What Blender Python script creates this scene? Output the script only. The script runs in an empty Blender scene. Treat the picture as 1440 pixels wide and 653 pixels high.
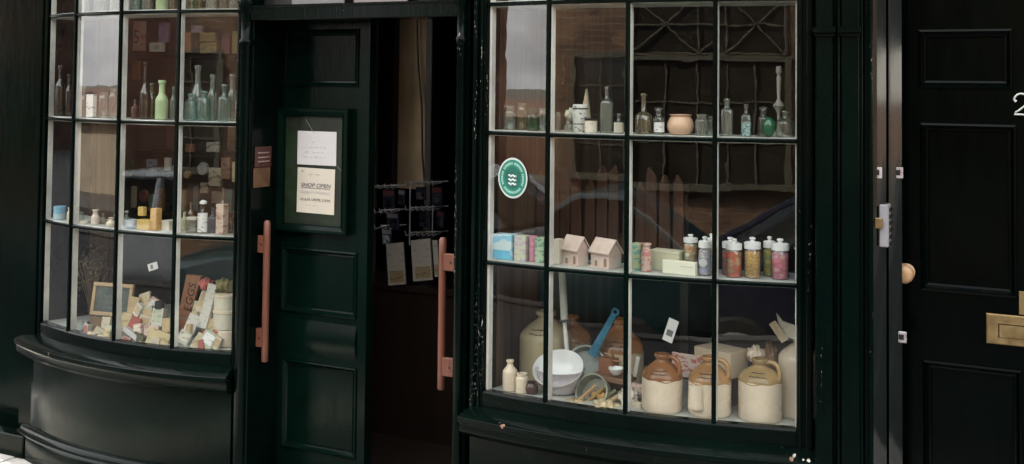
import bpy, bmesh, math, random
from mathutils import Vector, Matrix
random.seed(7)
SC = bpy.context.scene
COL = SC.collection
PI = math.pi

# ------------------------------------------------------------------ camera model (facade plane Y=0, pavement Z=0)
F_PX, YAW, PITCH, ROLL, CY, DIST, EYE = 1600.0, .468, .0374, .0108, 61.5, 3.4818, 1.6
def _basis():
    cy, sy = math.cos(YAW), math.sin(YAW)
    f = Vector((-sy, cy, 0)); r = Vector((cy, sy, 0)); u = Vector((0, 0, 1))
    cp, sp = math.cos(PITCH), math.sin(PITCH)
    f2 = f*cp + u*sp; u2 = u*cp - f*sp
    c, s = math.cos(ROLL), math.sin(ROLL)
    return r*c + u2*s, u2*c - r*s, f2
CR, CU, CF = _basis()
CAM = Vector((0, -DIST, EYE))
def at(px, py, Y):                       # the point of the plane at depth Y that a photo pixel looks at
    v = CF + CR*((px-720)/F_PX) - CU*((py-CY)/F_PX)
    t = (Y-CAM.y)/v.y
    return CAM + v*t
def proj(P):
    d = Vector(P)-CAM; q = d.dot(CF)
    return 720+F_PX*d.dot(CR)/q, CY-F_PX*d.dot(CU)/q, F_PX/q
def xat(px, Y, z):                       # X on depth Y and height z that falls on pixel column px
    a, b = -9.0, 4.0
    for _ in range(40):
        m = (a+b)/2
        if proj((m, Y, z))[0] < px: a = m
        else: b = m
    return a

cam = bpy.data.cameras.new('camera'); co = bpy.data.objects.new('camera', cam); COL.objects.link(co)
M = Matrix((( CR.x, CU.x, -CF.x, CAM.x), (CR.y, CU.y, -CF.y, CAM.y), (CR.z, CU.z, -CF.z, CAM.z), (0, 0, 0, 1)))
co.matrix_world = M
cam.sensor_width = 36; cam.lens = F_PX/1440*36
cam.shift_y = -(326.5-CY)/1440
cam.clip_start = .05; cam.clip_end = 2000
SC.camera = co

# ------------------------------------------------------------------ materials
MATS = {}
def newmat(name):
    m = bpy.data.materials.new(name); m.use_nodes = True
    nt = m.node_tree; nt.nodes.clear()
    out = nt.nodes.new('ShaderNodeOutputMaterial')
    return m, nt, out
def N(nt, typ, **kw):
    n = nt.nodes.new(typ)
    for k, v in kw.items():
        if k.startswith('i_'):
            key = k[2:].replace('_', ' ')
            n.inputs[key].default_value = v
        else: setattr(n, k, v)
    return n
def c4(c): return (c[0], c[1], c[2], 1)
def ramp(nt, src, p0, p1, c0=(0,0,0,1), c1=(1,1,1,1)):
    r = nt.nodes.new('ShaderNodeValToRGB'); e = r.color_ramp.elements
    e[0].position = p0; e[1].position = p1; e[0].color = c0; e[1].color = c1
    nt.links.new(src, r.inputs[0]); return r.outputs[0]
def mix(nt, fac, a, b, mode='MIX'):
    m = nt.nodes.new('ShaderNodeMixRGB'); m.blend_type = mode
    for i, v in ((0, fac), (1, a), (2, b)):
        if isinstance(v, (tuple, list)): m.inputs[i].default_value = c4(v)
        elif isinstance(v, (int, float)): m.inputs[i].default_value = v
        else: nt.links.new(v, m.inputs[i])
    return m.outputs[0]
def coords(nt, scale=(1,1,1), kind='Object', rot=(0,0,0)):
    tc = nt.nodes.new('ShaderNodeTexCoord'); mp = nt.nodes.new('ShaderNodeMapping')
    mp.inputs['Scale'].default_value = scale; mp.inputs['Rotation'].default_value = rot
    nt.links.new(tc.outputs[kind], mp.inputs[0]); return mp.outputs[0]
def noise(nt, vec, scale, detail=4, rough=.55, dist=0):
    n = nt.nodes.new('ShaderNodeTexNoise'); n.inputs['Scale'].default_value = scale
    n.inputs['Detail'].default_value = detail; n.inputs['Roughness'].default_value = rough; n.inputs['Distortion'].default_value = dist
    nt.links.new(vec, n.inputs['Vector']); return n.outputs[0]
def bump(nt, h, strength, dist=.002):
    b = nt.nodes.new('ShaderNodeBump'); b.inputs['Strength'].default_value = strength; b.inputs['Distance'].default_value = dist
    nt.links.new(h, b.inputs['Height']); return b.outputs[0]

def plain(name, col, rough=.5, var=.18, scale=14, metal=0, bmp=.15, spec=.5, stretch=(1,1,1), col2=None):
    if name in MATS: return MATS[name]
    m, nt, out = newmat(name)
    p = N(nt, 'ShaderNodeBsdfPrincipled'); p.inputs['Metallic'].default_value = metal
    p.inputs['Specular IOR Level'].default_value = spec
    v = coords(nt, stretch)
    n = noise(nt, v, scale, 5)
    dark = tuple(c*(1-var*1.6) for c in col) if col2 is None else col2
    lite = tuple(min(1, c*(1+var)) for c in col)
    c = ramp(nt, n, .3, .7, c4(dark), c4(lite))
    nt.links.new(c, p.inputs['Base Color'])
    r = ramp(nt, noise(nt, v, scale*2.3, 3), .3, .7, (max(.03, rough-.1),)*3+(1,), (min(1, rough+.12),)*3+(1,))
    nt.links.new(r, p.inputs['Roughness'])
    if bmp: nt.links.new(bump(nt, n, bmp), p.inputs['Normal'])
    nt.links.new(p.outputs[0], out.inputs[0]); MATS[name] = m; return m

def paint(name, col, rough=.3, flecks=.0, dirt=.5, wear=(.42,.40,.34), worn=0.0, stretch=(6,6,1), spec=.085, bmp=.28):
    """old gloss paint: brush marks, dull dusty patches, small chips"""
    if name in MATS: return MATS[name]
    m, nt, out = newmat(name)
    p = N(nt, 'ShaderNodeBsdfPrincipled'); p.inputs['Specular IOR Level'].default_value = spec
    v = coords(nt); vs = coords(nt, stretch)
    n1 = noise(nt, v, 2.6, 6, .65)
    base = ramp(nt, n1, .3, .72, c4([c*.6 for c in col]), c4([c*1.6 for c in col]))
    if dirt:
        d = ramp(nt, noise(nt, vs, 3.2, 6, .7), .5, .8)
        base = mix(nt, mix(nt, 1.0, d, (dirt*.35,)*3, 'MULTIPLY'), base, (.0024, .0042, .0030))
    if worn:
        w = ramp(nt, noise(nt, v, 9, 8, .75), 1-worn*.62, 1-worn*.62+.08)
        base = mix(nt, w, base, (.034, .040, .034))
    if flecks:
        f1 = ramp(nt, noise(nt, coords(nt, (210, 210, 75)), 1.0, 4, .65), .60, .64)
        f2 = ramp(nt, noise(nt, coords(nt, (22, 22, 2.2)), 1.0, 4, .55), .74-flecks*.14, .80-flecks*.14)
        fm = mix(nt, 1.0, f1, f2, 'MULTIPLY')
        base = mix(nt, fm, base, wear)
    nt.links.new(base, p.inputs['Base Color'])
    rr = ramp(nt, noise(nt, vs, 7, 5, .6), .3, .75, (rough*.6,)*3+(1,), (min(1, rough*1.35),)*3+(1,))
    nt.links.new(rr, p.inputs['Roughness'])
    b1 = noise(nt, vs, 16, 4, .6)
    nt.links.new(bump(nt, b1, bmp, .0014), p.inputs['Normal'])
    nt.links.new(p.outputs[0], out.inputs[0]); MATS[name] = m; return m

def wood(name, col, col2, rough=.5, axis='Z', scale=9, bmp=.3, plank=0):
    if name in MATS: return MATS[name]
    m, nt, out = newmat(name)
    p = N(nt, 'ShaderNodeBsdfPrincipled')
    st = {'Z': (9, 9, .7), 'X': (.7, 9, 9), 'Y': (9, .7, 9)}[axis]
    v = coords(nt, st)
    n = noise(nt, v, scale*.3, 8, .7, .4)
    c = ramp(nt, n, .28, .72, c4(col2), c4(col))
    if plank:
        w = N(nt, 'ShaderNodeTexWave', wave_type='BANDS', bands_direction='Y', wave_profile='SAW'); w.inputs['Scale'].default_value = plank
        w.inputs['Distortion'].default_value = 0
        nt.links.new(coords(nt), w.inputs[0])
        g = ramp(nt, w.outputs[0], .0, .07, (.12, .1, .08, 1), (1, 1, 1, 1))
        c = mix(nt, 1.0, c, g, 'MULTIPLY')
        tone = ramp(nt, noise(nt, coords(nt, (1, 9, .2)), 1.1, 1), .35, .65, (.45, .42, .4, 1), (1.25, 1.2, 1.1, 1))
        c = mix(nt, 1.0, c, tone, 'MULTIPLY')
    nt.links.new(c, p.inputs['Base Color']); p.inputs['Roughness'].default_value = rough
    nt.links.new(bump(nt, n, bmp), p.inputs['Normal'])
    nt.links.new(p.outputs[0], out.inputs[0]); MATS[name] = m; return m

def schlick(nt, f0=.04, gain=1.0, normal=None):
    lw = nt.nodes.new('ShaderNodeLayerWeight'); lw.inputs['Blend'].default_value = .5
    if normal is not None: nt.links.new(normal, lw.inputs['Normal'])
    p = nt.nodes.new('ShaderNodeMath'); p.operation = 'POWER'; p.inputs[1].default_value = 5; nt.links.new(lw.outputs['Facing'], p.inputs[0])
    m = nt.nodes.new('ShaderNodeMath'); m.operation = 'MULTIPLY_ADD'; m.use_clamp = True
    m.inputs[1].default_value = (1-f0)*gain; m.inputs[2].default_value = f0*gain; nt.links.new(p.outputs[0], m.inputs[0])
    return m.outputs[0]
def glassware(name, tint, frost=(.6,.66,.6), fr=.25):
    """thin hollow glass: tinted see-through body that darkens at the rim, dusty film, sharp reflections"""
    if name in MATS: return MATS[name]
    m, nt, out = newmat(name)
    lw = N(nt, 'ShaderNodeLayerWeight'); lw.inputs['Blend'].default_value = .35
    tc = ramp(nt, lw.outputs['Facing'], .1, .95, c4(tint), c4([t**2.2*.45 for t in tint]))
    tr = N(nt, 'ShaderNodeBsdfTransparent'); nt.links.new(tc, tr.inputs[0])
    df = N(nt, 'ShaderNodeBsdfDiffuse'); df.inputs[0].default_value = c4(frost)
    tl = N(nt, 'ShaderNodeBsdfTranslucent'); tl.inputs[0].default_value = c4(frost)
    a = N(nt, 'ShaderNodeAddShader'); 
    mm0 = N(nt, 'ShaderNodeMixShader'); mm0.inputs[0].default_value = .45
    nt.links.new(df.outputs[0], mm0.inputs[1]); nt.links.new(tl.outputs[0], mm0.inputs[2])
    v = coords(nt)
    nz = noise(nt, coords(nt, (1, 1, .35)), 34, 3, .6)
    fac = ramp(nt, nz, .25, .8, (fr*.35,)*3+(1,), (min(1, fr*.8),)*3+(1,))
    m1 = N(nt, 'ShaderNodeMixShader'); nt.links.new(fac, m1.inputs[0])
    nt.links.new(tr.outputs[0], m1.inputs[1]); nt.links.new(mm0.outputs[0], m1.inputs[2])
    gl = N(nt, 'ShaderNodeBsdfGlossy'); gl.inputs['Roughness'].default_value = .04
    bp = bump(nt, noise(nt, v, 45, 2), .25, .004); nt.links.new(bp, gl.inputs['Normal'])
    m2 = N(nt, 'ShaderNodeMixShader'); nt.links.new(schlick(nt, .11), m2.inputs[0])
    nt.links.new(m1.outputs[0], m2.inputs[1]); nt.links.new(gl.outputs[0], m2.inputs[2])
    nt.links.new(m2.outputs[0], out.inputs[0]); MATS[name] = m; return m

def windowglass(name, gain=1.9, tint=(.90,.93,.90), wob=.05):
    if name in MATS: return MATS[name]
    m, nt, out = newmat(name)
    tr = N(nt, 'ShaderNodeBsdfTransparent'); tr.inputs[0].default_value = c4(tint)
    gl = N(nt, 'ShaderNodeBsdfGlossy'); gl.inputs['Roughness'].default_value = .0
    v = coords(nt, (1, 1, .7))
    bp = bump(nt, noise(nt, v, 9, 2, .5, .3), wob, .0035); nt.links.new(bp, gl.inputs['Normal'])
    m2 = N(nt, 'ShaderNodeMixShader'); nt.links.new(schlick(nt, .042, gain), m2.inputs[0])
    nt.links.new(tr.outputs[0], m2.inputs[1]); nt.links.new(gl.outputs[0], m2.inputs[2])
    # thin film of dust
    df = N(nt, 'ShaderNodeBsdfDiffuse'); df.inputs[0].default_value = (.5, .5, .46, 1)
    m3 = N(nt, 'ShaderNodeMixShader')
    nt.links.new(ramp(nt, noise(nt, v, 6, 6, .7), .4, .9, (.0,)*3+(1,), (.006,)*3+(1,)), m3.inputs[0])
    nt.links.new(m2.outputs[0], m3.inputs[1]); nt.links.new(df.outputs[0], m3.inputs[2])
    nt.links.new(m3.outputs[0], out.inputs[0]); MATS[name] = m; return m

def printed(name, base, ink, scale=26, thr=.56, amt=.75, rough=.6, stretch=(1,1,2.2)):
    if name in MATS: return MATS[name]
    m, nt, out = newmat(name)
    p = N(nt, 'ShaderNodeBsdfPrincipled'); p.inputs['Roughness'].default_value = rough
    v = coords(nt, stretch)
    k = ramp(nt, noise(nt, v, scale, 2, .5), thr, thr+.03)
    k = mix(nt, 1.0, k, (amt,)*3, 'MULTIPLY')
    st = ramp(nt, noise(nt, coords(nt), 7, 5), .3, .75, c4([c*.82 for c in base]), c4(base))
    nt.links.new(mix(nt, k, st, ink), p.inputs['Base Color'])
    nt.links.new(p.outputs[0], out.inputs[0]); MATS[name] = m; return m

def brick(name, a, b, mortar, scale=4.5):
    if name in MATS: return MATS[name]
    m, nt, out = newmat(name)
    p = N(nt, 'ShaderNodeBsdfPrincipled'); p.inputs['Roughness'].default_value = .85
    br = N(nt, 'ShaderNodeTexBrick'); br.inputs['Scale'].default_value = scale
    br.inputs['Color1'].default_value = c4(a); br.inputs['Color2'].default_value = c4(b); br.inputs['Mortar'].default_value = c4(mortar)
    br.inputs['Mortar Size'].default_value = .012
    v = coords(nt, (1, 1, 1), 'Object', (PI/2, 0, 0)); nt.links.new(v, br.inputs['Vector'])
    t = ramp(nt, noise(nt, coords(nt), 1.3, 5), .3, .7, (.42, .38, .36, 1), (1.35, 1.28, 1.2, 1))
    nt.links.new(mix(nt, 1.0, br.outputs[0], t, 'MULTIPLY'), p.inputs['Base Color'])
    nt.links.new(p.outputs[0], out.inputs[0]); MATS[name] = m; return m

GREEN  = (.0003, .0026, .0018)
m_paint  = paint('old green gloss paint', GREEN, .16, flecks=.0, dirt=.4)
m_riser  = paint('stall riser paint', (.0010, .0040, .0028), .20, dirt=.5, stretch=(2.5, 2.5, .5))
m_frame  = paint('window frame paint', (.0006, .0030, .0022), .17, flecks=.5, dirt=.5)
m_rail   = paint('bottom rail paint', (.0012, .0040, .0030), .20, flecks=.3, dirt=.9, worn=.22, stretch=(1.5, 6, 6))
m_jamb   = paint('flaking jamb paint', (.0006, .0030, .0022), .17, flecks=.8, dirt=.4)
m_sill   = paint('weathered sill paint', (.0010, .0038, .0028), .20, flecks=.5, dirt=1.0, worn=.30, stretch=(1.5, 6, 6))
m_door   = paint('shop door paint', (.0008, .0052, .0035), .20, dirt=.5, flecks=.0)
m_hdoor  = paint('house door gloss paint', (.0003, .0013, .0011), .20, dirt=.12, stretch=(4, 4, 1))
m_white  = paint('white inner bar paint', (.66, .64, .61), .4, dirt=.0, flecks=.0)
m_shelf  = plain('shelf paint', (.40, .41, .38), .5, .2, 9, bmp=.2)
m_pane   = windowglass('old window glass')
m_pane2  = windowglass('house window glass', 1.6)
m_blackgap = plain('dark interior paint', (.010, .009, .008), .7, .3, 4)
m_planks = wood('brown matchboard', (.20, .125, .075), (.085, .048, .028), .6, 'Z', 9, .4, plank=3.4)
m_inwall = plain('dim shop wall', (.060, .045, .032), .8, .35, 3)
m_tan    = plain('tan plaster', (.56, .42, .26), .8, .2, 3)
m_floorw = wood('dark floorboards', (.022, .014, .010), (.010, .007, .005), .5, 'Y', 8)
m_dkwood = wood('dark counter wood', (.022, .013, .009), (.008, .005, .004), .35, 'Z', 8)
m_handle = wood('reddish handle wood', (.185, .070, .042), (.070, .023, .014), .36, 'Z', 10, .35)
m_paper  = plain('white paper', (.50, .485, .475), .7, .05, 6, bmp=.05)
m_cream  = plain('cream paper', (.52, .475, .39), .7, .06, 6, bmp=.05)
m_ink    = plain('faded ink', (.10, .10, .11), .8, .1)
m_inkp   = plain('pale ink', (.50, .48, .48), .8, .1)
m_brass  = plain('dull brass', (.30, .215, .10), .42, .2, 20, metal=.75, bmp=.1)
m_knob   = wood('worn knob', (.50, .32, .17), (.34, .20, .10), .32, 'Z', 12, .1)
m_chrome = plain('bright steel', (.66, .64, .66), .30, .12, 30, metal=.7, bmp=.05)
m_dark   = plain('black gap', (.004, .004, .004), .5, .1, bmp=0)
m_plastic= plain('pale plastic', (.26, .256, .27), .4, .06, 12, bmp=.05)
m_black  = plain('black iron', (.012, .012, .012), .4, .2)
m_stone  = plain('cream stoneware', (.66, .555, .43), .24, .08, 7, bmp=.06)
m_stoned = plain('dusky stoneware', (.52, .42, .28), .35, .12, 7, bmp=.06)
m_tan_gl = plain('honey glaze', (.36, .235, .09), .2, .35, 9, bmp=.08)
m_brn_gl = plain('brown glaze', (.34, .15, .055), .2, .4, 9, bmp=.08)
m_stamp  = plain('impressed stamp', (.06, .045, .03), .6, .2)
m_enamel = plain('white enamel', (.74, .74, .74), .16, .06, 10, bmp=.04)
m_enrim  = plain('mauve enamel', (.50, .46, .50), .25, .15, 10)
m_blueen = plain('blue enamel', (.040, .19, .31), .3, .25, 18)
m_greyen = plain('grey enamel', (.30, .34, .31), .35, .25, 14)
m_clear  = glassware('clear glass', (.90, .93, .89), (.62, .66, .60), .13)
m_pale   = glassware('pale grey glass', (.80, .86, .82), (.66, .72, .65), .30)
m_aqua   = glassware('aqua glass', (.62, .84, .80), (.46, .62, .58), .30)
m_green  = glassware('green glass', (.20, .62, .28), (.10, .30, .13), .30)
m_dgreen = glassware('deep green glass', (.05, .38, .16), (.02, .20, .08), .45)
m_pgreen = plain('pale green glazed ware', (.36, .47, .26), .2, .15, 10)
m_dkbot  = glassware('dark bottle glass', (.10, .11, .10), (.016, .018, .016), .7)
m_amber  = glassware('amber stained glass', (.74, .66, .45), (.48, .42, .28), .4)
m_brnbot = plain('brown stoneware jar', (.075, .035, .03), .25, .3)

# ------------------------------------------------------------------ mesh builder
class MB:
    def __init__(s): s.v = []; s.f = []
    def add(s, vs, fs):
        o = len(s.v); s.v += [tuple(v) for v in vs]; s.f += [tuple(i+o for i in f) for f in fs]; return s
    def box(s, x0, x1, y0, y1, z0, z1, mat=None):
        vs = [(x, y, z) for z in (z0, z1) for y in (y0, y1) for x in (x0, x1)]
        if mat is not None: vs = [tuple(mat @ Vector(v)) for v in vs]
        return s.add(vs, [(0,2,3,1), (4,5,7,6), (0,1,5,4), (2,6,7,3), (0,4,6,2), (1,3,7,5)])
    def prism(s, poly, y0, y1, mat=None):           # polygon in XZ, extruded along Y
        n = len(poly); vs = [(x, y0, z) for x, z in poly]+[(x, y1, z) for x, z in poly]
        if mat is not None: vs = [tuple(mat @ Vector(v)) for v in vs]
        return s.add(vs, [tuple(range(n)), tuple(range(2*n-1, n-1, -1))]+[(i, i+n, (i+1)%n+n, (i+1)%n) for i in range(n)])
    def lathe(s, pr, seg=22, n=2.0, R=None, mat=None, a0=0, a1=2*PI, flat=1.0):
        full = abs(a1-a0-2*PI) < 1e-6; k = seg if full else seg+1
        Rm = R or max(r for r, z in pr); vs = []
        for r, z in pr:
            for i in range(k):
                a = a0+(a1-a0)*i/seg; c, sn = math.cos(a), math.sin(a)
                q = 1.0
                if n > 2 and r > .55*Rm:
                    q = 1/((abs(c)**n+abs(sn)**n)**(1/n)); q = 1+(q-1)*min(1, (r/Rm-.55)/.3)
                vs.append((r*c*q, r*sn*q*(flat if r > .5*Rm else 1), z))
        if mat is not None: vs = [tuple(mat @ Vector(v)) for v in vs]
        fs = []
        for j in range(len(pr)-1):
            for i in range(seg):
                a = j*k+i; b = j*k+(i+1)%k
                fs.append((a, b, b+k, a+k))
        return s.add(vs, fs)
    def tube(s, pts, r, seg=8, caps=True):
        pts = [Vector(p) for p in pts]; vs = []; n = len(pts)
        rr = r if isinstance(r, (list, tuple)) else [r]*n
        t0 = (pts[1]-pts[0]).normalized(); up = Vector((0,0,1)) if abs(t0.z) < .9 else Vector((0,1,0))
        a = t0.cross(up).normalized()
        for i, p in enumerate(pts):
            t = (pts[min(i+1, n-1)]-pts[max(i-1, 0)]).normalized()
            a = (a - t*a.dot(t)).normalized(); b = t.cross(a)
            for k in range(seg):
                th = 2*PI*k/seg; vs.append(p+(a*math.cos(th)+b*math.sin(th))*rr[i])
        fs = [(i*seg+k, i*seg+(k+1)%seg, (i+1)*seg+(k+1)%seg, (i+1)*seg+k) for i in range(n-1) for k in range(seg)]
        if caps: fs += [tuple(range(seg-1, -1, -1)), tuple((n-1)*seg+k for k in range(seg))]
        return s.add(vs, fs)
    def rings(s, secs, closed=True, caps=True):     # list of equal-length vertex loops
        n = len(secs[0]); vs = [v for q in secs for v in q]; fs = []
        for i in range(len(secs)-1):
            for k in range(n if closed else n-1):
                fs.append((i*n+k, i*n+(k+1)%n, (i+1)*n+(k+1)%n, (i+1)*n+k))
        if caps and closed: fs += [tuple(range(n-1, -1, -1)), tuple((len(secs)-1)*n+k for k in range(n))]
        return s.add(vs, fs)
    def quad(s, a, b, c, d): return s.add([a, b, c, d], [(0,1,2,3)])
    def build(s, name, mat, parent=None, smooth=False, bevel=0, loc=None, seg=1, normals=True):
        me = bpy.data.meshes.new(name)
        bm = bmesh.new()
        vv = [bm.verts.new(v) for v in s.v]
        for f in s.f:
            try: bm.faces.new([vv[i] for i in f])
            except ValueError: pass
        bmesh.ops.remove_doubles(bm, verts=bm.verts, dist=1e-6)
        if normals: bmesh.ops.recalc_face_normals(bm, faces=bm.faces)
        if bevel:
            es = [e for e in bm.edges if len(e.link_faces) == 2 and e.calc_face_angle(0) > .6]
            bmesh.ops.bevel(bm, geom=es, offset=bevel, segments=seg, profile=.5, affect='EDGES', clamp_overlap=True)
        for f in bm.faces: f.smooth = bool(smooth)
        if smooth:
            for e in bm.edges:
                if len(e.link_faces) == 2 and e.calc_face_angle(0) > .75: e.smooth = False
        bm.to_mesh(me); bm.free()
        me.materials.append(mat)
        o = bpy.data.objects.new(name, me); COL.objects.link(o)
        if parent is not None: o.parent = parent
        if loc is not None: o.location = loc
        return o

def tag(o, label=None, cat=None, group=None, kind=None):
    if label: o['label'] = label
    if cat: o['category'] = cat
    if group: o['group'] = group
    if kind: o['kind'] = kind
    return o
def thing(name, label, cat, loc=(0,0,0), rot=(0,0,0), group=None):
    o = bpy.data.objects.new(name, None); COL.objects.link(o); o.empty_display_size = .1
    o.location = loc; o.rotation_euler = rot
    return tag(o, label, cat, group)
def text(name, body, size, mat, parent, loc, rot=(PI/2,0,0), ext=.0003, shear=0, align='CENTER', sx=1):
    c = bpy.data.curves.new(name, 'FONT'); c.body = body; c.size = size; c.extrude = ext; c.align_x = align; c.shear = shear
    c.align_y = 'CENTER'
    t = bpy.data.objects.new(name, c); COL.objects.link(t)
    bpy.context.view_layer.update()
    me = bpy.data.meshes.new_from_object(t.evaluated_get(bpy.context.evaluated_depsgraph_get()))
    COL.objects.unlink(t); bpy.data.objects.remove(t)
    me.materials.clear(); me.materials.append(mat)
    o = bpy.data.objects.new(name, me); COL.objects.link(o)
    o.parent = parent; o.location = loc; o.rotation_euler = rot; o.scale = (sx, 1, 1)
    return o

# ------------------------------------------------------------------ the two bows
ROWZ = {-1: 2.3266, 0: 1.8826, 1: 1.4386, 2: .9946, 3: .5599}
EN = 1.065
BOWS = [dict(X0=-4.0607, W=1.0994, s=.0902, y0=.0526, r=-.0416), dict(X0=-1.8492, W=1.0447, s=.0548, y0=0., r=.073)]
NODES = [-1, -.5*EN, 0, .5*EN, 1]
def bow(w, t, off=0.0, z=0.0):
    a = BOWS[w]; R = (a['W']**2/4+a['s']**2)/(2*a['s']); h = math.asin(a['W']/2/R); th = t*h
    x = R*math.sin(th)+a['W']/2+math.sin(th)*off
    y = -(R*math.cos(th)-(R-a['s']))-math.cos(th)*off
    return Vector((a['X0']+x, y+a['y0']+a['r']*x, z))
def sweep(mb, w, prof, t0=-1, t1=1, n=28):
    mb.rings([[bow(w, t0+(t1-t0)*i/n, o, z) for o, z in prof] for i in range(n+1)])
def bar(mb, w, t, hw, o0, o1, z0, z1):
    a = BOWS[w]; h = hw/(a['W']/2)
    P = [bow(w, t-h, o0), bow(w, t+h, o0), bow(w, t+h, o1), bow(w, t-h, o1)]
    mb.rings([[(p.x, p.y, z) for p in P] for z in (z0, z1)])

shop = thing('shop_building', 'dark green painted shopfront with two bow windows, a shop door and a house door', 'shop', (0,0,0))

SILLS = []
for w in (0, 1):
    mb = MB()
    for t in NODES[1:4]: bar(mb, w, t, .0068, .0015, .0145, .50, 2.36)
    for k in (-1, 0, 1, 2): sweep(mb, w, [(.001, ROWZ[k]-.0075), (.0115, ROWZ[k]-.0065), (.0115, ROWZ[k]+.0055), (.001, ROWZ[k]+.0075)])
    bw = mb.build('bow_window', m_frame, shop, bevel=.0022)
    mb = MB()
    for t in NODES[1:4]: bar(mb, w, t,   .0066, -.027, -.002, .545, 2.33)
    bar(mb, w, -1+.010, .0048, -.026, -.002, .552, 2.33)
    bar(mb, w, 1-.004, .0020, -.012, -.002, .552, 2.33)
    mb.build('inner_bar', m_white, bw, bevel=.002)
    mb = MB()
    for j in range(4):
        for k in range(0, 4):
            a, b = bow(w, NODES[j]), bow(w, NODES[j+1]); z1, z0 = ROWZ[k-1], ROWZ[k]
            mb.quad((a.x, a.y, z0), (b.x, b.y, z0), (b.x, b.y, z1), (a.x, a.y, z1))
    mb.build('pane', m_pane, bw, normals=False)
    # bottom frame rail, jamb posts and head
    mb = MB()
    sweep(mb, w, [(-.02, .5605), (.010, .5605), (.0165, .553), (.0165, .47), (-.02, .47)])
    mb.build('bottom_rail', m_rail, bw, bevel=.0015)
    mb = MB(); sweep(mb, w, [(-.02, 2.327), (.02, 2.327), (.02, 2.40), (-.02, 2.40)])
    mb.build('head_rail', m_frame, bw, bevel=.0015)
    for t, s in ((-1, -1), (1, 1)):
        mb = MB(); a = BOWS[w]['W']/2
        t2 = t+s*.045/a
        bar(mb, w, t+s*.0245/a, .0235, -.06, .018, .475, 2.40)
        bar(mb, w, t+s*.036/a, .008, .0185, .030, .475, 2.40)
        bar(mb, w, t+s*.012/a, .005, .0185, .024, .475, 2.40)
        mb.build('jamb', m_jamb, bw, bevel=.002)
    # sill and stall riser
    ta, tb = (-1.125, 1.02) if w == 0 else (-1.075, 1.13)
    mb = MB()
    sweep(mb, w, [(-.03, .506), (.0170, .506), (.062, .493), (.087, .486), (.093, .481), (.093, .466), (.086, .461), (.083, .455), (.083, .432), (.074, .427), (.066, .417), (.052, .410), (-.03, .410)], ta, tb, 48)
    sill_o = mb.build('sill', m_sill, shop, smooth=True); SILLS.append(sill_o)
    mb = MB(); sweep(mb, w, [(-.03, .0), (.030, .0), (.030, .411), (-.03, .411)], ta+.002, tb-.002, 40)
    mb.build('stall_riser', m_riser, shop, smooth=True)
    mb = MB(); sweep(mb, w, [(-.02, -.05), (.075, -.05), (.075, .078), (.068, .090), (.055, .094), (.050, .106), (.031, .116), (-.02, .116)], ta-.01, tb, 40)
    mb.build('plinth', m_paint, shop, smooth=True)
    # display floor and shelves
    mb = MB(); sweep(mb, w, [(-.62, .530), (-.022, .530), (-.022, .5565), (-.62, .5565)], -1, 1, 24)
    mb.build('display_floor', m_shelf, shop)
    for k in (0, 1, 2):
        mb = MB(); sweep(mb, w, [(-.185, ROWZ[k]-.010), (-.004, ROWZ[k]-.010), (-.004, ROWZ[k]+.0095), (-.185, ROWZ[k]+.0095)], -1, 1, 24)
        mb.build('shelf', m_shelf, shop, bevel=.002)

m_bare = plain('bare weathered wood', (.21, .115, .07), .8, .5, 90, bmp=.4); m_flake = plain('flaked primer', (.42, .38, .33), .8, .4, 90, bmp=.3)
m_moss = plain('green grime', (.020, .026, .009), .9, .6, 60, bmp=.3)
def sill_patch(w, px, py, wid, s0, s1, mat, seed, name='bare_patch'):
    t = -1.3
    for _ in range(400):
        if proj(bow(w, t, .09, .478))[0] >= px: break
        t += .007
    path = [(.018, .5068), (.062, .4938), (.0875, .4868), (.0938, .4812), (.0938, .466)]
    rnd = random.Random(seed); ring = []
    def on(s_):
        k = min(3, max(0, int(s_))); f = s_-k; a, b = path[k], path[k+1]
        return a[0]+(b[0]-a[0])*f, a[1]+(b[1]-a[1])*f
    n = 18; ms = (s0+s1)/2; hs = (s1-s0)/2; vs = []
    for rr in (1, .5):
        for i in range(n):
            a = 2*PI*i/n; k = rnd.uniform(.65, 1.1)*rr; o_, z_ = on(ms+hs*math.sin(a)*k)
            vs.append(tuple(bow(w, t+wid*math.cos(a)*k, o_+.0006, z_+.0007)))
    o_, z_ = on(ms); vs.append(tuple(bow(w, t, o_+.0006, z_+.0007)))
    mb = MB(); mb.add(vs, [(i, (i+1) % n, (i+1) % n+n, i+n) for i in range(n)]+[(i+n, (i+1) % n+n, 2*n) for i in range(n)])
    mb.build(name, mat, SILLS[w], normals=False)
sill_patch(1, 706, 590, .018, 2.0, 3.6, m_bare, 2); sill_patch(1, 701, 590, .009, 1.6, 2.2, m_dark, 12)
sill_patch(1, 1112, 628, .012, 1.2, 2.6, m_bare, 3); sill_patch(1, 1116, 628, .010, .7, 1.5, m_flake, 4); sill_patch(1, 1136, 632, .010, 1.3, 2.3, m_flake, 5); sill_patch(1, 1128, 630, .006, 1.5, 2.0, m_flake, 6)
def P(px, Y=0.0, py=300): return at(px, py, Y).x
def part(name, mat, boxes, bevel=.003, parent=None, smooth=False):
    mb = MB()
    for b in boxes: mb.box(*b)
    return mb.build(name, mat, parent or shop, bevel=bevel, smooth=smooth)

# far left pier
part('pilaster', m_paint, [(P(24), P(51), .034, .30, 0, 2.36), (P(30), P(46), .026, .0335, .3, 2.36)])
part('wall', m_paint, [(-4.40, P(24)-.001, .15, .30, 0, 2.36), (-4.66, -4.401, .25, .30, 0, 6.0)], 0)
part('pilaster', m_paint, [(-4.3995, P(7), .11, .1495, 0, 2.36)])
part('plinth', m_paint, [(-4.66, P(50), -.035, .0335, -.01, .085)], .004)
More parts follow.
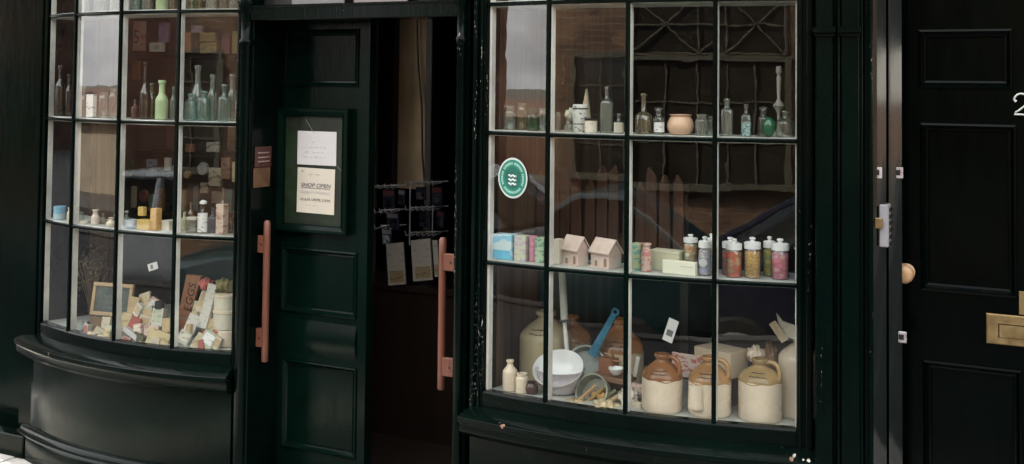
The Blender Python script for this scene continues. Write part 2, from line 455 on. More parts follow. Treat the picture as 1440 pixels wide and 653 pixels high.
# slim column between left bow and shop door, and the one right of the door
def column(x0, x1, y):
    mb = MB(); c = (x0+x1)/2; r = (x1-x0)/2
    mb.lathe([(r, 0), (r, 1.745), (r*1.25, 1.752), (r*1.25, 1.766), (r, 1.773), (r, 1.88), (r*1.45, 1.895), (r*1.45, 1.93), (r, 1.95), (r, 2.36)], 18,
             mat=Matrix.Translation((c, y, 0)))
    o = mb.build('column', m_jamb, shop, smooth=True)
    return o
XL0, XL1 = BOWS[0]['X0']+BOWS[0]['W']+.046, P(350)
column(P(337), P(351), -.006)
part('door_post', m_frame, [(P(333), P(352), .0, .21, 0, 2.36)], .004)
XR0 = P(639); 
column(P(642), P(654), -.010)
part('door_post', m_frame, [(XR0, P(657), .0, .21, 0, 2.36), (P(657)+.0005, P(671), .035, .16, 0, 2.36)], .004)
XD0, XD1 = P(352), XR0
# right pier between right bow and house door
zc = at(1180, 41, 0).z
part('pilaster', m_frame, [(P(1146), P(1213), .004, .26, 0, 2.36), (P(1149), P(1172), -.010, .0035, .0, 2.36), (P(1184), P(1209), -.010, .0035, .0, 2.36),
                          (P(1174.5), P(1176.5), -.008, .0035, 0, 2.36), (P(1179), P(1181.5), -.014, .0035, 0, 2.36)], .0025)
part('capital', m_frame, [(P(1145), P(1177), -.026, -.0105, zc-.012, zc+.006), (P(1179), P(1213), -.026, -.0105, zc-.012, zc+.006),
                          (P(1146), P(1176), -.020, -.0102, zc-.022, zc-.0125), (P(1180), P(1212), -.020, -.0102, zc-.022, zc-.0125)], .003)
part('pilaster', m_frame, [(P(1213)+.0005, P(1227), .018, .26, 0, 2.36), (P(1221), P(1227), .004, .0175, 0, 2.36)], .003)
part('plinth', m_paint, [(P(1150), P(1226), -.03, .0, 0, .30)], .006)
# glossy rounded door frame
HX0 = P(1227); HY = .20
m_gloss = paint('black gloss frame paint', (.002, .0045, .004), .075, dirt=.0, stretch=(5, 5, .8), spec=.6, bmp=.04)
for pa, ya, pb, yb2 in ((1228, .018, 1246, .044), (1249.5, .072, 1268, .100)):
    a, b = Vector((xat(pa, ya, 1.6), ya)), Vector((xat(pb, yb2, 1.6), yb2)); n = Vector((b.y-a.y, a.x-b.x)); d = b-a
    prof = [a+d*(i/8)+n*(.025*math.sin(PI*i/8)) for i in range(9)]+[b+Vector((-.002, .03)), a+Vector((-.002, .03))]
    mb = MB(); mb.rings([[(p.x, p.y, z) for p in prof] for z in (.06, 2.3)])
    mb.build('door_frame', m_gloss, shop, smooth=True)
part('door_frame', m_hdoor, [(HX0+.0005, xat(1247, HY, 1.2), .055, .26, 0, 2.2)], .003)
# fascia, lintel and wall above
zl0, zl1 = at(520, 24, -.02).z-.004, at(520, 3, -.02).z
part('lintel', m_jamb, [(XD0-.06, XR0+.02, -.014, .12, zl0, zl1), (XD0-.06, XR0+.02, -.020, -.0145, zl1-.010, zl1)], .004)
part('transom_sign', plain('dusty card', (.16, .155, .15), .7, .1), [(P(400), P(474), .02, .03, zl1+.001, zl1+.16)], .002)
part('transom_sign', plain('pinkish card', (.20, .17, .165), .7, .1), [(P(488), P(564), .02, .03, zl1+.001, zl1+.13)], .002)
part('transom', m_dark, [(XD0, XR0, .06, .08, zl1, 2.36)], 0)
part('fascia', m_paint, [(-4.40, 1.6, -.02, .3, 2.361, 3.2), (-4.40, 1.6, -.16, -.0205, 2.50, 2.56), (-4.40, 1.6, -.10, -.0203, 2.42, 2.4995)], .006)
part('wall', brick('shop upper brick', (.16, .07, .045), (.12, .055, .04), (.25, .22, .19)), [(-4.40, 1.6, .0, .3, 3.201, 6.0)], 0)
part('wall', m_paint, [(.40, 1.6, .0, .3, 0, 2.36)], 0)
part('transom', m_hdoor, [(HX0, .40, .19, .26, 2.1505, 2.36)], 0)
m_step = plain('worn stone step', (.12, .11, .095), .8, .25, 8)
part('doorstep', m_step, [(XD0+.001, XD1-.001, .0, .25, 0, .05)], .008)
part('doorstep', m_step, [(HX0, .40, .06, .3, 0, .06)], .008)

# ------------------------------------------------------------------ panelled doors
def panel_door(name, x0, x1, z0, z1, Y, panels, mat, thick=.045, rec=.014):
    xs = sorted({x0, x1, *[p[0] for p in panels], *[p[1] for p in panels]}); zs = sorted({z0, z1, *[p[2] for p in panels], *[p[3] for p in panels]})
    mb = MB()
    for i in range(len(xs)-1):
        for k in range(len(zs)-1):
            cx, cz = (xs[i]+xs[i+1])/2, (zs[k]+zs[k+1])/2
            inside = any(p[0] < cx < p[1] and p[2] < cz < p[3] for p in panels)
            y = Y+rec if inside else Y
            mb.quad((xs[i], y, zs[k]), (xs[i+1], y, zs[k]), (xs[i+1], y, zs[k+1]), (xs[i], y, zs[k+1]))
    for a, b, c, d in panels:
        mb.quad((a, Y, c), (b, Y, c), (b, Y+rec, c), (a, Y+rec, c)); mb.quad((a, Y, d), (b, Y, d), (b, Y+rec, d), (a, Y+rec, d))
        mb.quad((a, Y, c), (a, Y, d), (a, Y+rec, d), (a, Y+rec, c)); mb.quad((b, Y, c), (b, Y, d), (b, Y+rec, d), (b, Y+rec, c))
    mb.quad((x0, Y, z0), (x0, Y, z1), (x0, Y+thick, z1), (x0, Y+thick, z0)); mb.quad((x1, Y, z0), (x1, Y, z1), (x1, Y+thick, z1), (x1, Y+thick, z0))
    mb.quad((x0, Y+thick, z0), (x1, Y+thick, z0), (x1, Y+thick, z1), (x0, Y+thick, z1))
    o = mb.build(name, mat, shop)
    for a, b, c, d in panels:
        q = MB(); secs = []
        for ins, yy in ((-.004, Y-.0005), (-.003, Y-.006), (.003, Y-.008), (.007, Y-.002), (.013, Y+.004), (.019, Y+.006), (.021, Y+rec-.001)):
            secs.append([(a+ins, yy, c+ins), (b-ins, yy, c+ins), (b-ins, yy, d-ins), (a+ins, yy, d-ins)])
        q.rings(secs, True, False)
        q.build('panel_moulding', mat, o)
    return o
DY = .19
def rect(px0, px1, py0, py1, Y):
    a = at((px0+px1)/2, py0, Y).z; b = at((px0+px1)/2, py1, Y).z
    return (P(px0, Y, (py0+py1)/2), P(px1, Y, (py0+py1)/2), b, a)
sd = panel_door('shop_door', XD0+.001, P(517, DY), .06, zl0+.05, DY,
    [rect(395, 504, 43, 121, DY), rect(397, 501, 352, 442, DY), rect(397, 500, 512, 636, DY)], m_door)
# rounded lock rail band
mb = MB(); r0 = rect(388, 501, 452, 500, DY)
mb.rings([[(x, DY-.0005-.010*math.sin(PI*i/8), r0[2]+(r0[3]-r0[2])*i/8) for i in range(9)] for x in (r0[0], r0[1])], closed=False)
mb.build('lock_rail', m_door, sd, smooth=True)
# noticeboard case on the door
o_ = rect(395, 495, 152, 327, DY); i_ = rect(404, 487, 163, 317, DY)
mb = MB(); yb = DY-.034
secs = []
for ins, yy in ((0, DY-.001), (0, yb), (.004, yb-.004), (.014, yb-.004)):
    secs.append([(o_[0]+ins, yy, o_[2]+ins), (o_[1]-ins, yy, o_[2]+ins), (o_[1]-ins, yy, o_[3]-ins), (o_[0]+ins, yy, o_[3]-ins)])
for yy, ex in ((yb+.001, 0), (yb+.016, .004)):
    secs.append([(i_[0]+ex, yy, i_[2]+ex), (i_[1]-ex, yy, i_[2]+ex), (i_[1]-ex, yy, i_[3]-ex), (i_[0]+ex, yy, i_[3]-ex)])
mb.rings(secs, True, False)
nb = mb.build('notice_case', m_door, sd)
YB = yb+.017
mb = MB(); mb.box(i_[0]+.003, i_[1]-.003, YB, YB+.004, i_[2]+.003, i_[3]-.003)
mb.build('backing', plain('mottled green board', (.007, .016, .006), .45, .6, 10), nb)  # dark green backing, mottled lighter and darker at random
mb = MB(); g = [at(430, 168, YB-.003), at(441, 187, YB-.003)]; mb.tube(g, .0010, 5)
m_str = plain('pale string', (.20, .22, .14), .7); mb.build('string', m_str, nb)
mb = MB(); g = [at(474, 234, YB-.003), at(482, 243, YB-.003)]; mb.tube(g, .0010, 5); mb.build('string', m_str, nb)
# right leaf folded back inside, dark edge only
part('shop_door', m_door, [(XR0-.004, XR0+.036, .215, .62, .06, zl0+.05)], .003)

# grab handles on both sides of the doorway
for px, y0, y1, s in ((375, 310, 509, -1), (622.5, 334, 548, 1)):
    Y = .055
    a, b = at(px, y0, Y), at(px-2, y1, Y); xx = (a.x+b.x)/2
    mb = MB(); r = .0135
    n = 8; pts = [(xx, Y, b.z)]; rr = [r*.8]
    for i in range(n+1): pts.append((xx, Y, b.z+.004+(a.z-b.z-.012)*i/n)); rr.append(r)
    pts.append((xx, Y, a.z)); rr.append(r*.6)
    mb.tube(pts, rr, 14)
    h = mb.build('grab_handle', m_handle, shop, smooth=True)
    xw = XD0 if s < 0 else XD1
    for q in ((y0+22, y0+46), (y1-46, y1-20)):
        z1, z0 = at(px, q[0], Y).z, at(px, q[1], Y).z
        mb = MB(); mb.box(min(xw, xx+s*.006), max(xw, xx+s*.006), Y-.010, Y+.010, z0, z1)
        mb.build('block', m_handle, h, bevel=.002)
        mb = MB(); mb.lathe([(0, 0), (.0042, 0), (.004, .0016), (0, .002)], 10, mat=Matrix.Translation(((xw+xx)/2, Y-.0101, (z0+z1)/2)) @ Matrix.Rotation(PI/2, 4, 'X'))
        mb.build('bolt', m_black, h, smooth=True)

# house door
hx0, hx1 = xat(1247, HY, 1.2)+.0005, xat(1640, HY, 1.2)
pl = [rect(1293, 1422, 43, 123, HY), rect(1296, 1428, 176, 412, HY), rect(1300, 1436, 515, 690, HY)]
cx = P(1451, HY); pl = pl+[(2*cx-p[1], 2*cx-p[0], p[2], p[3]) for p in pl]
hd = panel_door('house_door', hx0, 2*cx-hx0, .07, 2.15, HY, pl, m_hdoor)
# letter plate: surround ring, flap
L = rect(1387, 1516, 446, 489, HY); Fp = rect(1404, 1499, 459, 479, HY)
mb = MB(); secs = []
for r_, yy in ((L, HY-.0008), (L, HY-.005), ((L[0]+.003, L[1]-.003, L[2]+.003, L[3]-.003), HY-.008), ((Fp[0], Fp[1], Fp[2], Fp[3]), HY-.008), (Fp, HY-.001)):
    secs.append([(r_[0], yy, r_[2]), (r_[1], yy, r_[2]), (r_[1], yy, r_[3]), (r_[0], yy, r_[3])])
mb.rings(secs, True, False)
lp = mb.build('letter_plate', m_brass, hd)
mb = MB(); mb.box(Fp[0]+.002, Fp[1]-.002, HY-.006, HY-.0012, Fp[2], Fp[3]-.003); mb.build('flap', m_brass, lp, bevel=.0015)
B = rect(1433, 1470, 411, 444, HY); mb = MB(); mb.box(B[0], B[1], HY-.005, HY-.0005, B[2], B[3])
bp = mb.build('name_plate', m_brass, hd, bevel=.0012)
# numeral
a, b = at(1437, 132, HY-.006), at(1437, 162, HY-.006); hN = a.z-b.z; x0 = at(1424.5, 150, HY).x
pts = []
cxn, czn, rn = x0+hN*.36, a.z-hN*.30, hN*.30
pts += [(cxn-rn*.72, czn-rn*.25), (cxn-rn*.95, czn-rn*.05)]
for i in range(13):
    th = PI*1.0-PI*1.25*i/12; pts.append((cxn+rn*math.cos(th), czn+rn*math.sin(th)))
pts += [(cxn-rn*.15, b.z+hN*.26), (cxn-rn*.8, b.z+hN*.12), (cxn-rn*1.0, b.z+hN*.02), (cxn-rn*.2, b.z+hN*.03), (cxn+rn*.7, b.z+hN*.01), (cxn+rn*1.0, b.z+hN*.06), (cxn+rn*1.1, b.z+hN*.2)]
mb = MB(); mb.tube([(x, HY-.005, z) for x, z in pts], [.0048]+[.0030]*(len(pts)-1), 8)
mb.build('numeral', plain('number metal', (.50, .53, .48), .35, .1, metal=.3), hd, smooth=True)
# knob
kx = at(1272, 385, HY-.04); mb = MB()
RotY = Matrix.Translation((kx.x, HY, kx.z)) @ Matrix.Rotation(PI/2, 4, 'X')
mb.lathe([(.0, 0), (.026, .0005), (.026, .004), (.022, .007), (.012, .010), (.011, .026), (.018, .032), (.026, .040), (.029, .050), (.027, .060), (.019, .067), (.0, .069)], 26, mat=RotY)
mb.build('knob', m_knob, hd, smooth=True)
def escutcheon(px, py, Y, parent):
    c = at(px, py, Y); mb = MB(); s = .0165
    mb.box(c.x-s, c.x+s, Y-.005, Y-.0004, c.z-s, c.z+s)
    e = mb.build('lock_plate', m_chrome, parent, bevel=.0015)
    mb = MB(); mb.box(c.x-s*.35, c.x+s*.55, Y-.0062, Y-.0052, c.z-s*.45, c.z+s*.5); mb.build('keyhole', m_dark, e)
escutcheon(1262, 243, .092, shop); escutcheon(1267, 474, .096, shop)
escutcheon(1232.5, 243, .0295, shop)
# entry phone on the reveal
c = at(1242, 318, .03); z1, z0 = at(1242, 288, .03).z, at(1242, 348, .03).z
ex0, ex1 = P(1236, .03), P(1249.5, .03)
mb = MB(); mb.box(ex0, ex1, .028, .105, z0, z1); ep = mb.build('entry_phone', m_plastic, shop, bevel=.003)
mb = MB(); mb.box(ex0-.014, ex0-.0005, .024, .05, z0+.004, z1-.004); mb.build('back_plate', m_frame, ep)
mb = MB(); mb.box(ex0-.011, ex0+.012, .016, .0275, (z0+z1)/2-.008, (z0+z1)/2+.024); mb.build('latch', m_brass, ep, bevel=.003)
for i in range(6):
    zz = z1-.014-i*(z1-z0-.022)/5.2
    mb = MB(); mb.box(ex1+.0002, ex1+.004, .040, .095, zz-.0075, zz+.0045); mb.build('button', m_black, ep, bevel=.001)

# ------------------------------------------------------------------ inside of the shop
def struct(name, mat, boxes, kind='structure'):
    mb = MB()
    for b in boxes: mb.box(*b)
    return tag(mb.build(name, mat), kind=kind)
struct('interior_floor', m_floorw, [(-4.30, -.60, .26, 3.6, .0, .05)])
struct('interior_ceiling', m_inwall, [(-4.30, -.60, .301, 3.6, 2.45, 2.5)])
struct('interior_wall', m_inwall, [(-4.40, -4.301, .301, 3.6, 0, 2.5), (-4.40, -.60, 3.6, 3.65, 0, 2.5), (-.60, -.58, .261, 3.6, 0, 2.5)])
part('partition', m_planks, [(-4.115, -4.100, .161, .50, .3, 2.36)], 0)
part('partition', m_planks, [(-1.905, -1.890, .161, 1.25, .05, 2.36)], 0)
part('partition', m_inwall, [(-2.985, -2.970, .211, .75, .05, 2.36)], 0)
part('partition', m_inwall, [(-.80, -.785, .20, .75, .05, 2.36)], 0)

# ------------------------------------------------------------------ street behind the camera (seen in the window glass)
def asphalt():
    return plain('asphalt', (.036, .036, .037), .9, .35, 40, bmp=.4)
m_flag = plain('pale paving', (.40, .385, .35), .85, .16, 6, bmp=.3)
struct('ground', plain('far ground', (.11, .105, .085), .9, .4, .3), [(-600, 600, -600, 600, -.9, -.70)])
struct('road', asphalt(), [(-120, 60, -7.2, -4.25, -.695, -.62)])
mb = MB(); nx = 26
for i in range(10, 17):
    for j in range(2):
        x0 = -14+i*.9; y0 = -1.42+j*.81
        mb.box(x0+.004, x0+.896, y0+.004, min(y0+.806, .2), -.12, -.002-.004*((i*7+j*3) % 3))
mb.box(-5.1, 1.3, -1.42, .1, -.3, -.012); mb.box(-5.1, -4.41, .1001, 8, -.3, -.012)
tag(mb.build('pavement', m_flag, bevel=.004), kind='structure')
struct('kerb', plain('granite kerb', (.10, .10, .098), .8, .2, 20), [(-5.1, 60, -1.56, -1.421, -.3, -.012), (-5.24, -5.101, -1.56, 8, -.3, -.012)])
struct('pavement', asphalt(), [(1.301, 60, -1.42, .02, -.3, -.012)])
struct('road', asphalt(), [(-120, 60, -4.1, -1.561, -.3, -.11), (-120, -5.241, -1.5605, 40, -.3, -.11)])
struct('kerb', plain('dark retaining kerb', (.07, .07, .068), .8, .2, 20), [(-120, 60, -4.25, -4.1015, -.69, -.09)])
struct('pavement', plain('worn tarmac pavement', (.085, .08, .072), .9, .3, 20), [(-120, 60, -8.9, -7.2, -.69, -.50)])

m_brickA = brick('brown stock brick', (.20, .118, .072), (.10, .062, .043), (.25, .21, .15), 3.2)
m_brickB = brick('red brick', (.25, .11, .07), (.18, .08, .055), (.28, .25, .22))
m_trim = plain('olive grey trim', (.085, .082, .058), .5, .08)
m_slate = plain('roof slate', (.10, .10, .11), .6, .3, 10); m_tile = plain('clay roof tile', (.20, .11, .075), .8, .35, 14)
def sash(parent, cx, z0, z1, wd, Y, cols=3, rows=4, lattice=None):
    """window set in a wall whose face is Y, looking towards +Y"""
    mb = MB(); x0, x1 = cx-wd/2, cx+wd/2; y0, y1 = Y+.002, Y+.05
    mb.box(x0-.06, x0, y0, y1, z0, z1); mb.box(x1, x1+.06, y0, y1, z0, z1)
    mb.box(x0-.06, x1+.06, y0, y1, z1, z1+.06); mb.box(x0-.12, x1+.12, y0, y1+.06, z0-.07, z0)
    for i in range(1, cols): x = x0+wd*i/cols; mb.box(x-.009, x+.009, y0, y0+.022, z0, z1)
    for i in range(1, rows): z = z0+(z1-z0)*i/rows; mb.box(x0, x1, y0, y0+.020, z-.009, z+.009)
    if lattice:
        l0, l1 = lattice
        for (a, b) in (((x0, l0), (x1, l0)), ((x0, l1), (x1, l1)), ((x0, l0), (x0, l1)), ((x1, l0), (x1, l1)), ((cx, l0), (cx, l1)),
                       ((x0, l0), (cx, l1)), ((x0, l1), (cx, l0)), ((cx, l0), (x1, l1)), ((cx, l1), (x1, l0)), ((x0, (l0+l1)/2), (x1, (l0+l1)/2))):
            mb.tube([(a[0], Y+.03, a[1]), (b[0], Y+.03, b[1])], .011, 5)
    f = mb.build('window', m_trim, parent)
    mb = MB(); mb.box(x0, x1, Y+.001, Y+.006, z0, z1)
    if lattice: mb.box(x0, x1, Y+.001, Y+.006, lattice[0], lattice[1])
    mb.build('pane', plain('dark window pane', (.030, .026, .021), .06, .2, 3, bmp=0), f)
def house(x0, x1, Y, zt, wall, roofm, label, wins, depth=6, door=None):
    h = thing('brick_house', label, 'house', ((x0+x1)/2, Y, -.6)); ox = -(x0+x1)/2
    def sub(name, mb, mat): 
        o = mb.build(name, mat, h); o.location = (ox, -Y, .6); return o
    mb = MB(); mb.box(x0, x1, Y-depth, Y, -.7, zt); sub('wall', mb, wall)
    mb = MB(); mb.prism([(Y-depth-.2, zt+.001), (Y+.25, zt+.001), (Y-depth/2, zt+1.9)], x0-.1, x1+.1, mat=Matrix(((0,1,0,0),(1,0,0,0),(0,0,1,0),(0,0,0,1))))
    sub('roof', mb, roofm)
    mb = MB(); mb.box(x1-1.1, x1-.4, Y-depth/2-.4, Y-depth/2+.4, zt+.9, zt+2.9); sub('chimney', mb, wall)
    for wn in wins:
        k = len(bpy.data.objects); sash(h, *wn)
        for o in h.children:
            if o.name.startswith('window'): o.location = (ox, -Y, .6)
    if door:
        mb = MB(); mb.box(door-.45, door+.45, Y+.002, Y+.05, -.5, 1.5); mb.box(door-.55, door+.55, Y+.002, Y+.03, 1.502, 1.95); sub('door', mb, m_trim)
    return h
YH = -9.0
house(-7.75, 17, YH, 4.6, m_brickA, m_slate, 'brown brick house across the street with latticed sash windows mirrored in the shop glass',
      [(-1.55, .55, 1.90, 1.45, YH, 4, 3, (1.98, 2.62)), (.62, .55, 1.90, 1.30, YH, 4, 3, (1.98, 2.62)), (-4.6, .6, 1.95, .9, YH, 3, 4), (-6.3, .6, 1.95, .9, YH, 3, 4), (3.2, .6, 2.2, 1.1, YH, 3, 4),
       (-1.5, 2.95, 4.2, 1.0, YH, 3, 4), (-4.6, 2.95, 4.2, .9, YH, 3, 4), (1.2, 2.95, 4.2, 1.0, YH, 3, 4)], door=-3.25)
house(-18.0, -13.9, YH, 5.6, m_brickB, m_tile, 'red brick house across the street beside the gap of sky',
      [(-14.9, .6, 2.0, 1.0, YH, 3, 4), (-17.0, .6, 2.0, .9, YH, 3, 4), (-15.2, 3.2, 4.6, 1.0, YH, 3, 4)], depth=7, door=-16.0)
def shed(x0, x1, y0, y1, ze, zr, wall, label, roofm=None):
    h = thing('outbuilding', label, 'outbuilding', ((x0+x1)/2, y1, -.6)); ox, oy = -(x0+x1)/2, -y1
    mb = MB(); mb.box(x0, x1, y0, y1, -.7, ze); o = mb.build('wall', wall, h); o.location = (ox, oy, .6)
    mb = MB(); mb.prism([(y0-.2, ze+.001), (y1+.2, ze+.001), ((y0+y1)/2, zr)], x0-.1, x1+.1, mat=Matrix(((0,1,0,0),(1,0,0,0),(0,0,1,0),(0,0,0,1))))
    o = mb.build('roof', roofm or m_tile, h); o.location = (ox, oy, .6)
    return h
house(-39, -29, -2.6, 5.0, plain('dark brown wall', (.07, .040, .028), .9, .5, 2), m_slate, 'brown house added far down the street to keep sky out of the left bow', [(-31, .6, 2.0, 1.0, -2.6, 3, 4)], depth=7)  # added so the outer left pane mirrors dark brown instead of sky
m_render = plain('beige render', (.60, .50, .38), .85, .1, 3)
shed(-22, -12.5, -25, -21, .80, 1.22, m_brickB, 'low brick outbuilding with tiled roof at the end of the gap between houses')
shed(-29, -18.4, -13, -8.6, .95, 1.45, m_render, 'low beige rendered outbuilding with brown tiled roof down the street')

shed(1.601, 29, .02, 6, 5.6, 7.4, m_brickB, 'unseen brick terrace added beside the house door to shade the pavement', m_slate)  # added out of view: shades the pavement and hides low sky at right
shed(-40, -9.6, .02, 2.55, 7.2, 8.4, m_brickA, 'unseen tall brick block past the alley, added to shade the left pavement', m_slate)  # added out of view: trims the sunlit patch of pavement at left
reflector_block = shed(30, 37, -17, -1.6, 2.85, 15, m_brickB, 'unseen gabled block with a white band, added as a reflector for the door frame', plain('old dark slate', (.035, .035, .038), .9, .3, 10, spec=.1))  # added out of view: bounds the highlight mirrored in the gloss door frame
MB().box(29.94, 29.999, -16.9, -1.7, 1.25, 2.80).build('white_reflector', plain('white reflector paint', (.70, .68, .64), .8, .06, 3), reflector_block, loc=(-33.5, 1.6, .6))  # white band added as a reflector for the door frame highlight
def car(x, y, paintcol, label, flip=False):
    """small hatchback, length along X; local origin on the road under its middle"""
    c = thing('parked_car', label, 'car', (x, y, -.62), (0, 0, PI if flip else 0), 'cars parked along the kerb')
    pm = plain('car paint '+str(paintcol), paintcol, .14, .04, 3, bmp=0, spec=.6)
    gm = plain('car glass', (.012, .016, .016), .04, .1, 3, bmp=0)
    rub = plain('tyre rubber', (.015, .015, .015), .8, .2); 
    st = [(-1.92, .42, .60, .62), (-1.86, .30, .74, .74), (-1.5, .24, .84, .80), (-.9, .22, .90, .82), (0, .22, .93, .83), (.9, .22, .95, .83), (1.5, .24, .96, .81), (1.80, .28, .92, .76), (1.90, .40, .78, .66)]
    secs = []
    for X, zb, zt, hw in st:
        secs.append([(X, -hw*.9, zb), (X, -hw, zb+.10), (X, -hw*1.01, (zb+zt)/2), (X, -hw*.97, zt-.05), (X, -hw*.86, zt), (X, hw*.86, zt), (X, hw*.97, zt-.05), (X, hw*1.01, (zb+zt)/2), (X, hw, zb+.10), (X, hw*.9, zb)])
    mb = MB(); mb.rings(secs); body = mb.build('body', pm, c, smooth=True)
    mb = MB(); secs = []
    for X, z, hw in ((-1.02, .90, .74), (-.30, 1.36, .60), (0, 1.40, .60), (.9, 1.39, .60), (1.25, 1.30, .60), (1.72, .95, .70)):
        secs.append([(X, -hw, z-.02), (X, -hw*.85, z+.02), (X, hw*.85, z+.02), (X, hw, z-.02), (X, hw*1.02, .86), (X, -hw*1.02, .86)])
    mb.rings(secs); mb.build('cabin_glass', gm, c, smooth=True)
    mb = MB()
    for s in (-1, 1):
        mb.tube([(-1.06, s*.76, .90), (-.30, s*.63, 1.365), (.9, s*.625, 1.395), (1.25, s*.63, 1.31), (1.74, s*.72, .94)], .035, 8)
        mb.tube([(.22, s*.62, 1.38), (.26, s*.77, .92)], .032, 8)
    mb.rings([[(-.32, -.61, 1.375), (-.32, .61, 1.375), (-.32, .6, 1.40), (-.32, -.6, 1.40)], [(.3, -.61, 1.40), (.3, .61, 1.40), (.3, .6, 1.44), (.3, -.6, 1.44)], [(1.2, -.61, 1.33), (1.2, .61, 1.33), (1.2, .6, 1.36), (1.2, -.6, 1.36)]])
    mb.build('roof', pm, c, smooth=True)
    for X in (-1.22, 1.2):
        for s in (-1, 1):
            mb = MB(); mb.lathe([(0, -.09), (.27, -.09), (.30, -.06), (.30, .06), (.27, .09), (0, .09)], 24, mat=Matrix.Translation((X, s*.76, .30)) @ Matrix.Rotation(PI/2, 4, 'X'))
            wl = mb.build('wheel', rub, c, smooth=True)
            mb = MB(); mb.lathe([(0, -.10), (.17, -.10), (.19, -.092), (.19, .092), (.17, .10), (0, .10)], 18, mat=Matrix.Translation((X, s*.76, .30)) @ Matrix.Rotation(PI/2, 4, 'X'))
            mb.build('rim', m_chrome, wl, smooth=True)
    for s in (-1, 1):
        mb = MB(); mb.lathe([(0, 0), (.09, .0), (.10, .02), (.06, .045), (0, .05)], 14, mat=Matrix.Translation((-1.86, s*.52, .62)) @ Matrix.Rotation(-PI/2, 4, 'Y'))
        mb.build('headlight', m_chrome, c, smooth=True)
        mb = MB(); mb.box(-.72, -.58, s*.80-.07, s*.80+.07, .93, 1.04); mb.build('wing_mirror', pm, c, bevel=.02)
    return c
car(-3.05, -5.35, (.010, .036, .040), 'dark teal hatchback parked across the road between a silver and a dark blue car')
car(1.1, -5.4, (.012, .016, .030), 'dark blue hatchback parked across the road nearest the house door side')
car(-7.25, -5.35, (.26, .29, .32), 'silver grey hatchback parked across the road, furthest down the street')

# ------------------------------------------------------------------ light
world = bpy.data.worlds.new('World'); SC.world = world; world.use_nodes = True
nt = world.node_tree; nt.nodes.clear()
sky = nt.nodes.new('ShaderNodeTexSky'); sky.sky_type = 'NISHITA'; sky.sun_disc = False
SUN_EL, SUN_AZ = math.radians(40), math.radians(300)     # from behind the shop, left: the front is in open shade, the far side of the street is sunlit
sky.sun_elevation = SUN_EL; sky.sun_rotation = SUN_AZ
sky.air_density = 1.0; sky.dust_density = 6.0; sky.ozone_density = 1.0
hs = nt.nodes.new('ShaderNodeHueSaturation'); hs.inputs['Saturation'].default_value = .30
bg = nt.nodes.new('ShaderNodeBackground'); bg.inputs[1].default_value = .15
wo = nt.nodes.new('ShaderNodeOutputWorld')
nt.links.new(sky.outputs[0], hs.inputs['Color']); cl = ramp(nt, noise(nt, coords(nt, (1, 1, 2.2), 'Generated'), 2.4, 6, .6), .30, .62)
cv = mix(nt, ramp(nt, noise(nt, coords(nt, (1, 1, 2.5), 'Generated'), 5, 5, .6), .3, .7), (5.6, 5.6, 5.7), (8.2, 8.1, 8.0))
cm = mix(nt, cl, hs.outputs[0], cv)
nt.links.new(cm, bg.inputs[0]); nt.links.new(bg.outputs[0], wo.inputs[0])
sl = bpy.data.lights.new('sun', 'SUN'); sl.energy = 3.6; sl.angle = math.radians(.6); sl.color = (1, .92, .80)
so = bpy.data.objects.new('sun', sl); COL.objects.link(so)
dirv = Vector((math.sin(SUN_AZ)*math.cos(SUN_EL), math.cos(SUN_AZ)*math.cos(SUN_EL), math.sin(SUN_EL)))
so.rotation_euler = dirv.to_track_quat('Z', 'Y').to_euler()
so.location = (-12, 12, 16)
vs = SC.view_settings; vs.view_transform = 'Standard'; vs.look = 'None'; vs.gamma = 1; vs.use_curve_mapping = False
vs.exposure = 2.5
SC.cycles.transparent_max_bounces = 24; SC.cycles.max_bounces = 10; SC.cycles.caustics_reflective = False; SC.cycles.caustics_refractive = False

# ------------------------------------------------------------------ stock in the windows
def glass_t(w, px, z):
    a, b = -1.3, 1.3
    for _ in range(40):
        m = (a+b)/2
        if proj(bow(w, m, 0, z))[0] < px: a = m
        else: b = m
    return bow(w, a, 0, z)
def spot(w, k, px, ytop, wpx, back=.06, zoff=0.0):
    """where a thing stands on shelf k of bow w, and its height and radius"""
    z = (ROWZ[k]+.0097 if k < 3 else .5567)+zoff
    Y = glass_t(w, px, z).y+back
    X = xat(px, Y, z); q = proj((X, Y, z))
    s = q[2]; ct = math.sqrt(F_PX**2+(q[0]-720)**2+(q[1]-CY)**2)
    return Vector((X, Y, z)), max(.01, at(px, ytop, Y).z-z), wpx/2/s
def face(P_, extra=0):                  # turn a thing towards the street
    return extra
def p_bottle(H, R, nr=.36, nh=.26, sh=.16, lip=1.28):
    zs = H*(1-nh-sh); pr = [(0, .001), (R*.80, 0), (R*.97, H*.015), (R, H*.04), (R, zs)]
    for i in range(1, 7):
        a = i/6; pr.append((R*(nr+(1-nr)*.5*(1+math.cos(PI*a))), zs+H*sh*a))
    n = R*nr
    pr += [(n*.97, H*.92), (n*lip, H*.93), (n*lip*1.03, H*.975), (n*lip*.95, H), (n*.75, H), (n*.7, H*.95)]
    return pr
def p_jar(H, R, neck=.82, nh=.16):
    return [(0, .001), (R*.88, 0), (R, H*.04), (R, H*(1-nh-.10)), (R*.95, H*(1-nh-.04)), (R*neck, H*(1-nh)), (R*neck, H*.93), (R*neck*1.08, H*.94), (R*neck*1.08, H), (R*neck*.9, H), (R*neck*.86, H*.9)]
def lathe_thing(name, label, cat, loc, prof, mat, group=None, n=2.0, rot=0, seg=24, tilt=None, flat=1.0):
    mb = MB(); mb.lathe(prof, seg, n, flat=flat)
    o = mb.build(name, mat, None, smooth=True, loc=loc)
    o.rotation_euler = tilt if tilt else (0, 0, rot)
    return tag(o, label, cat, group)
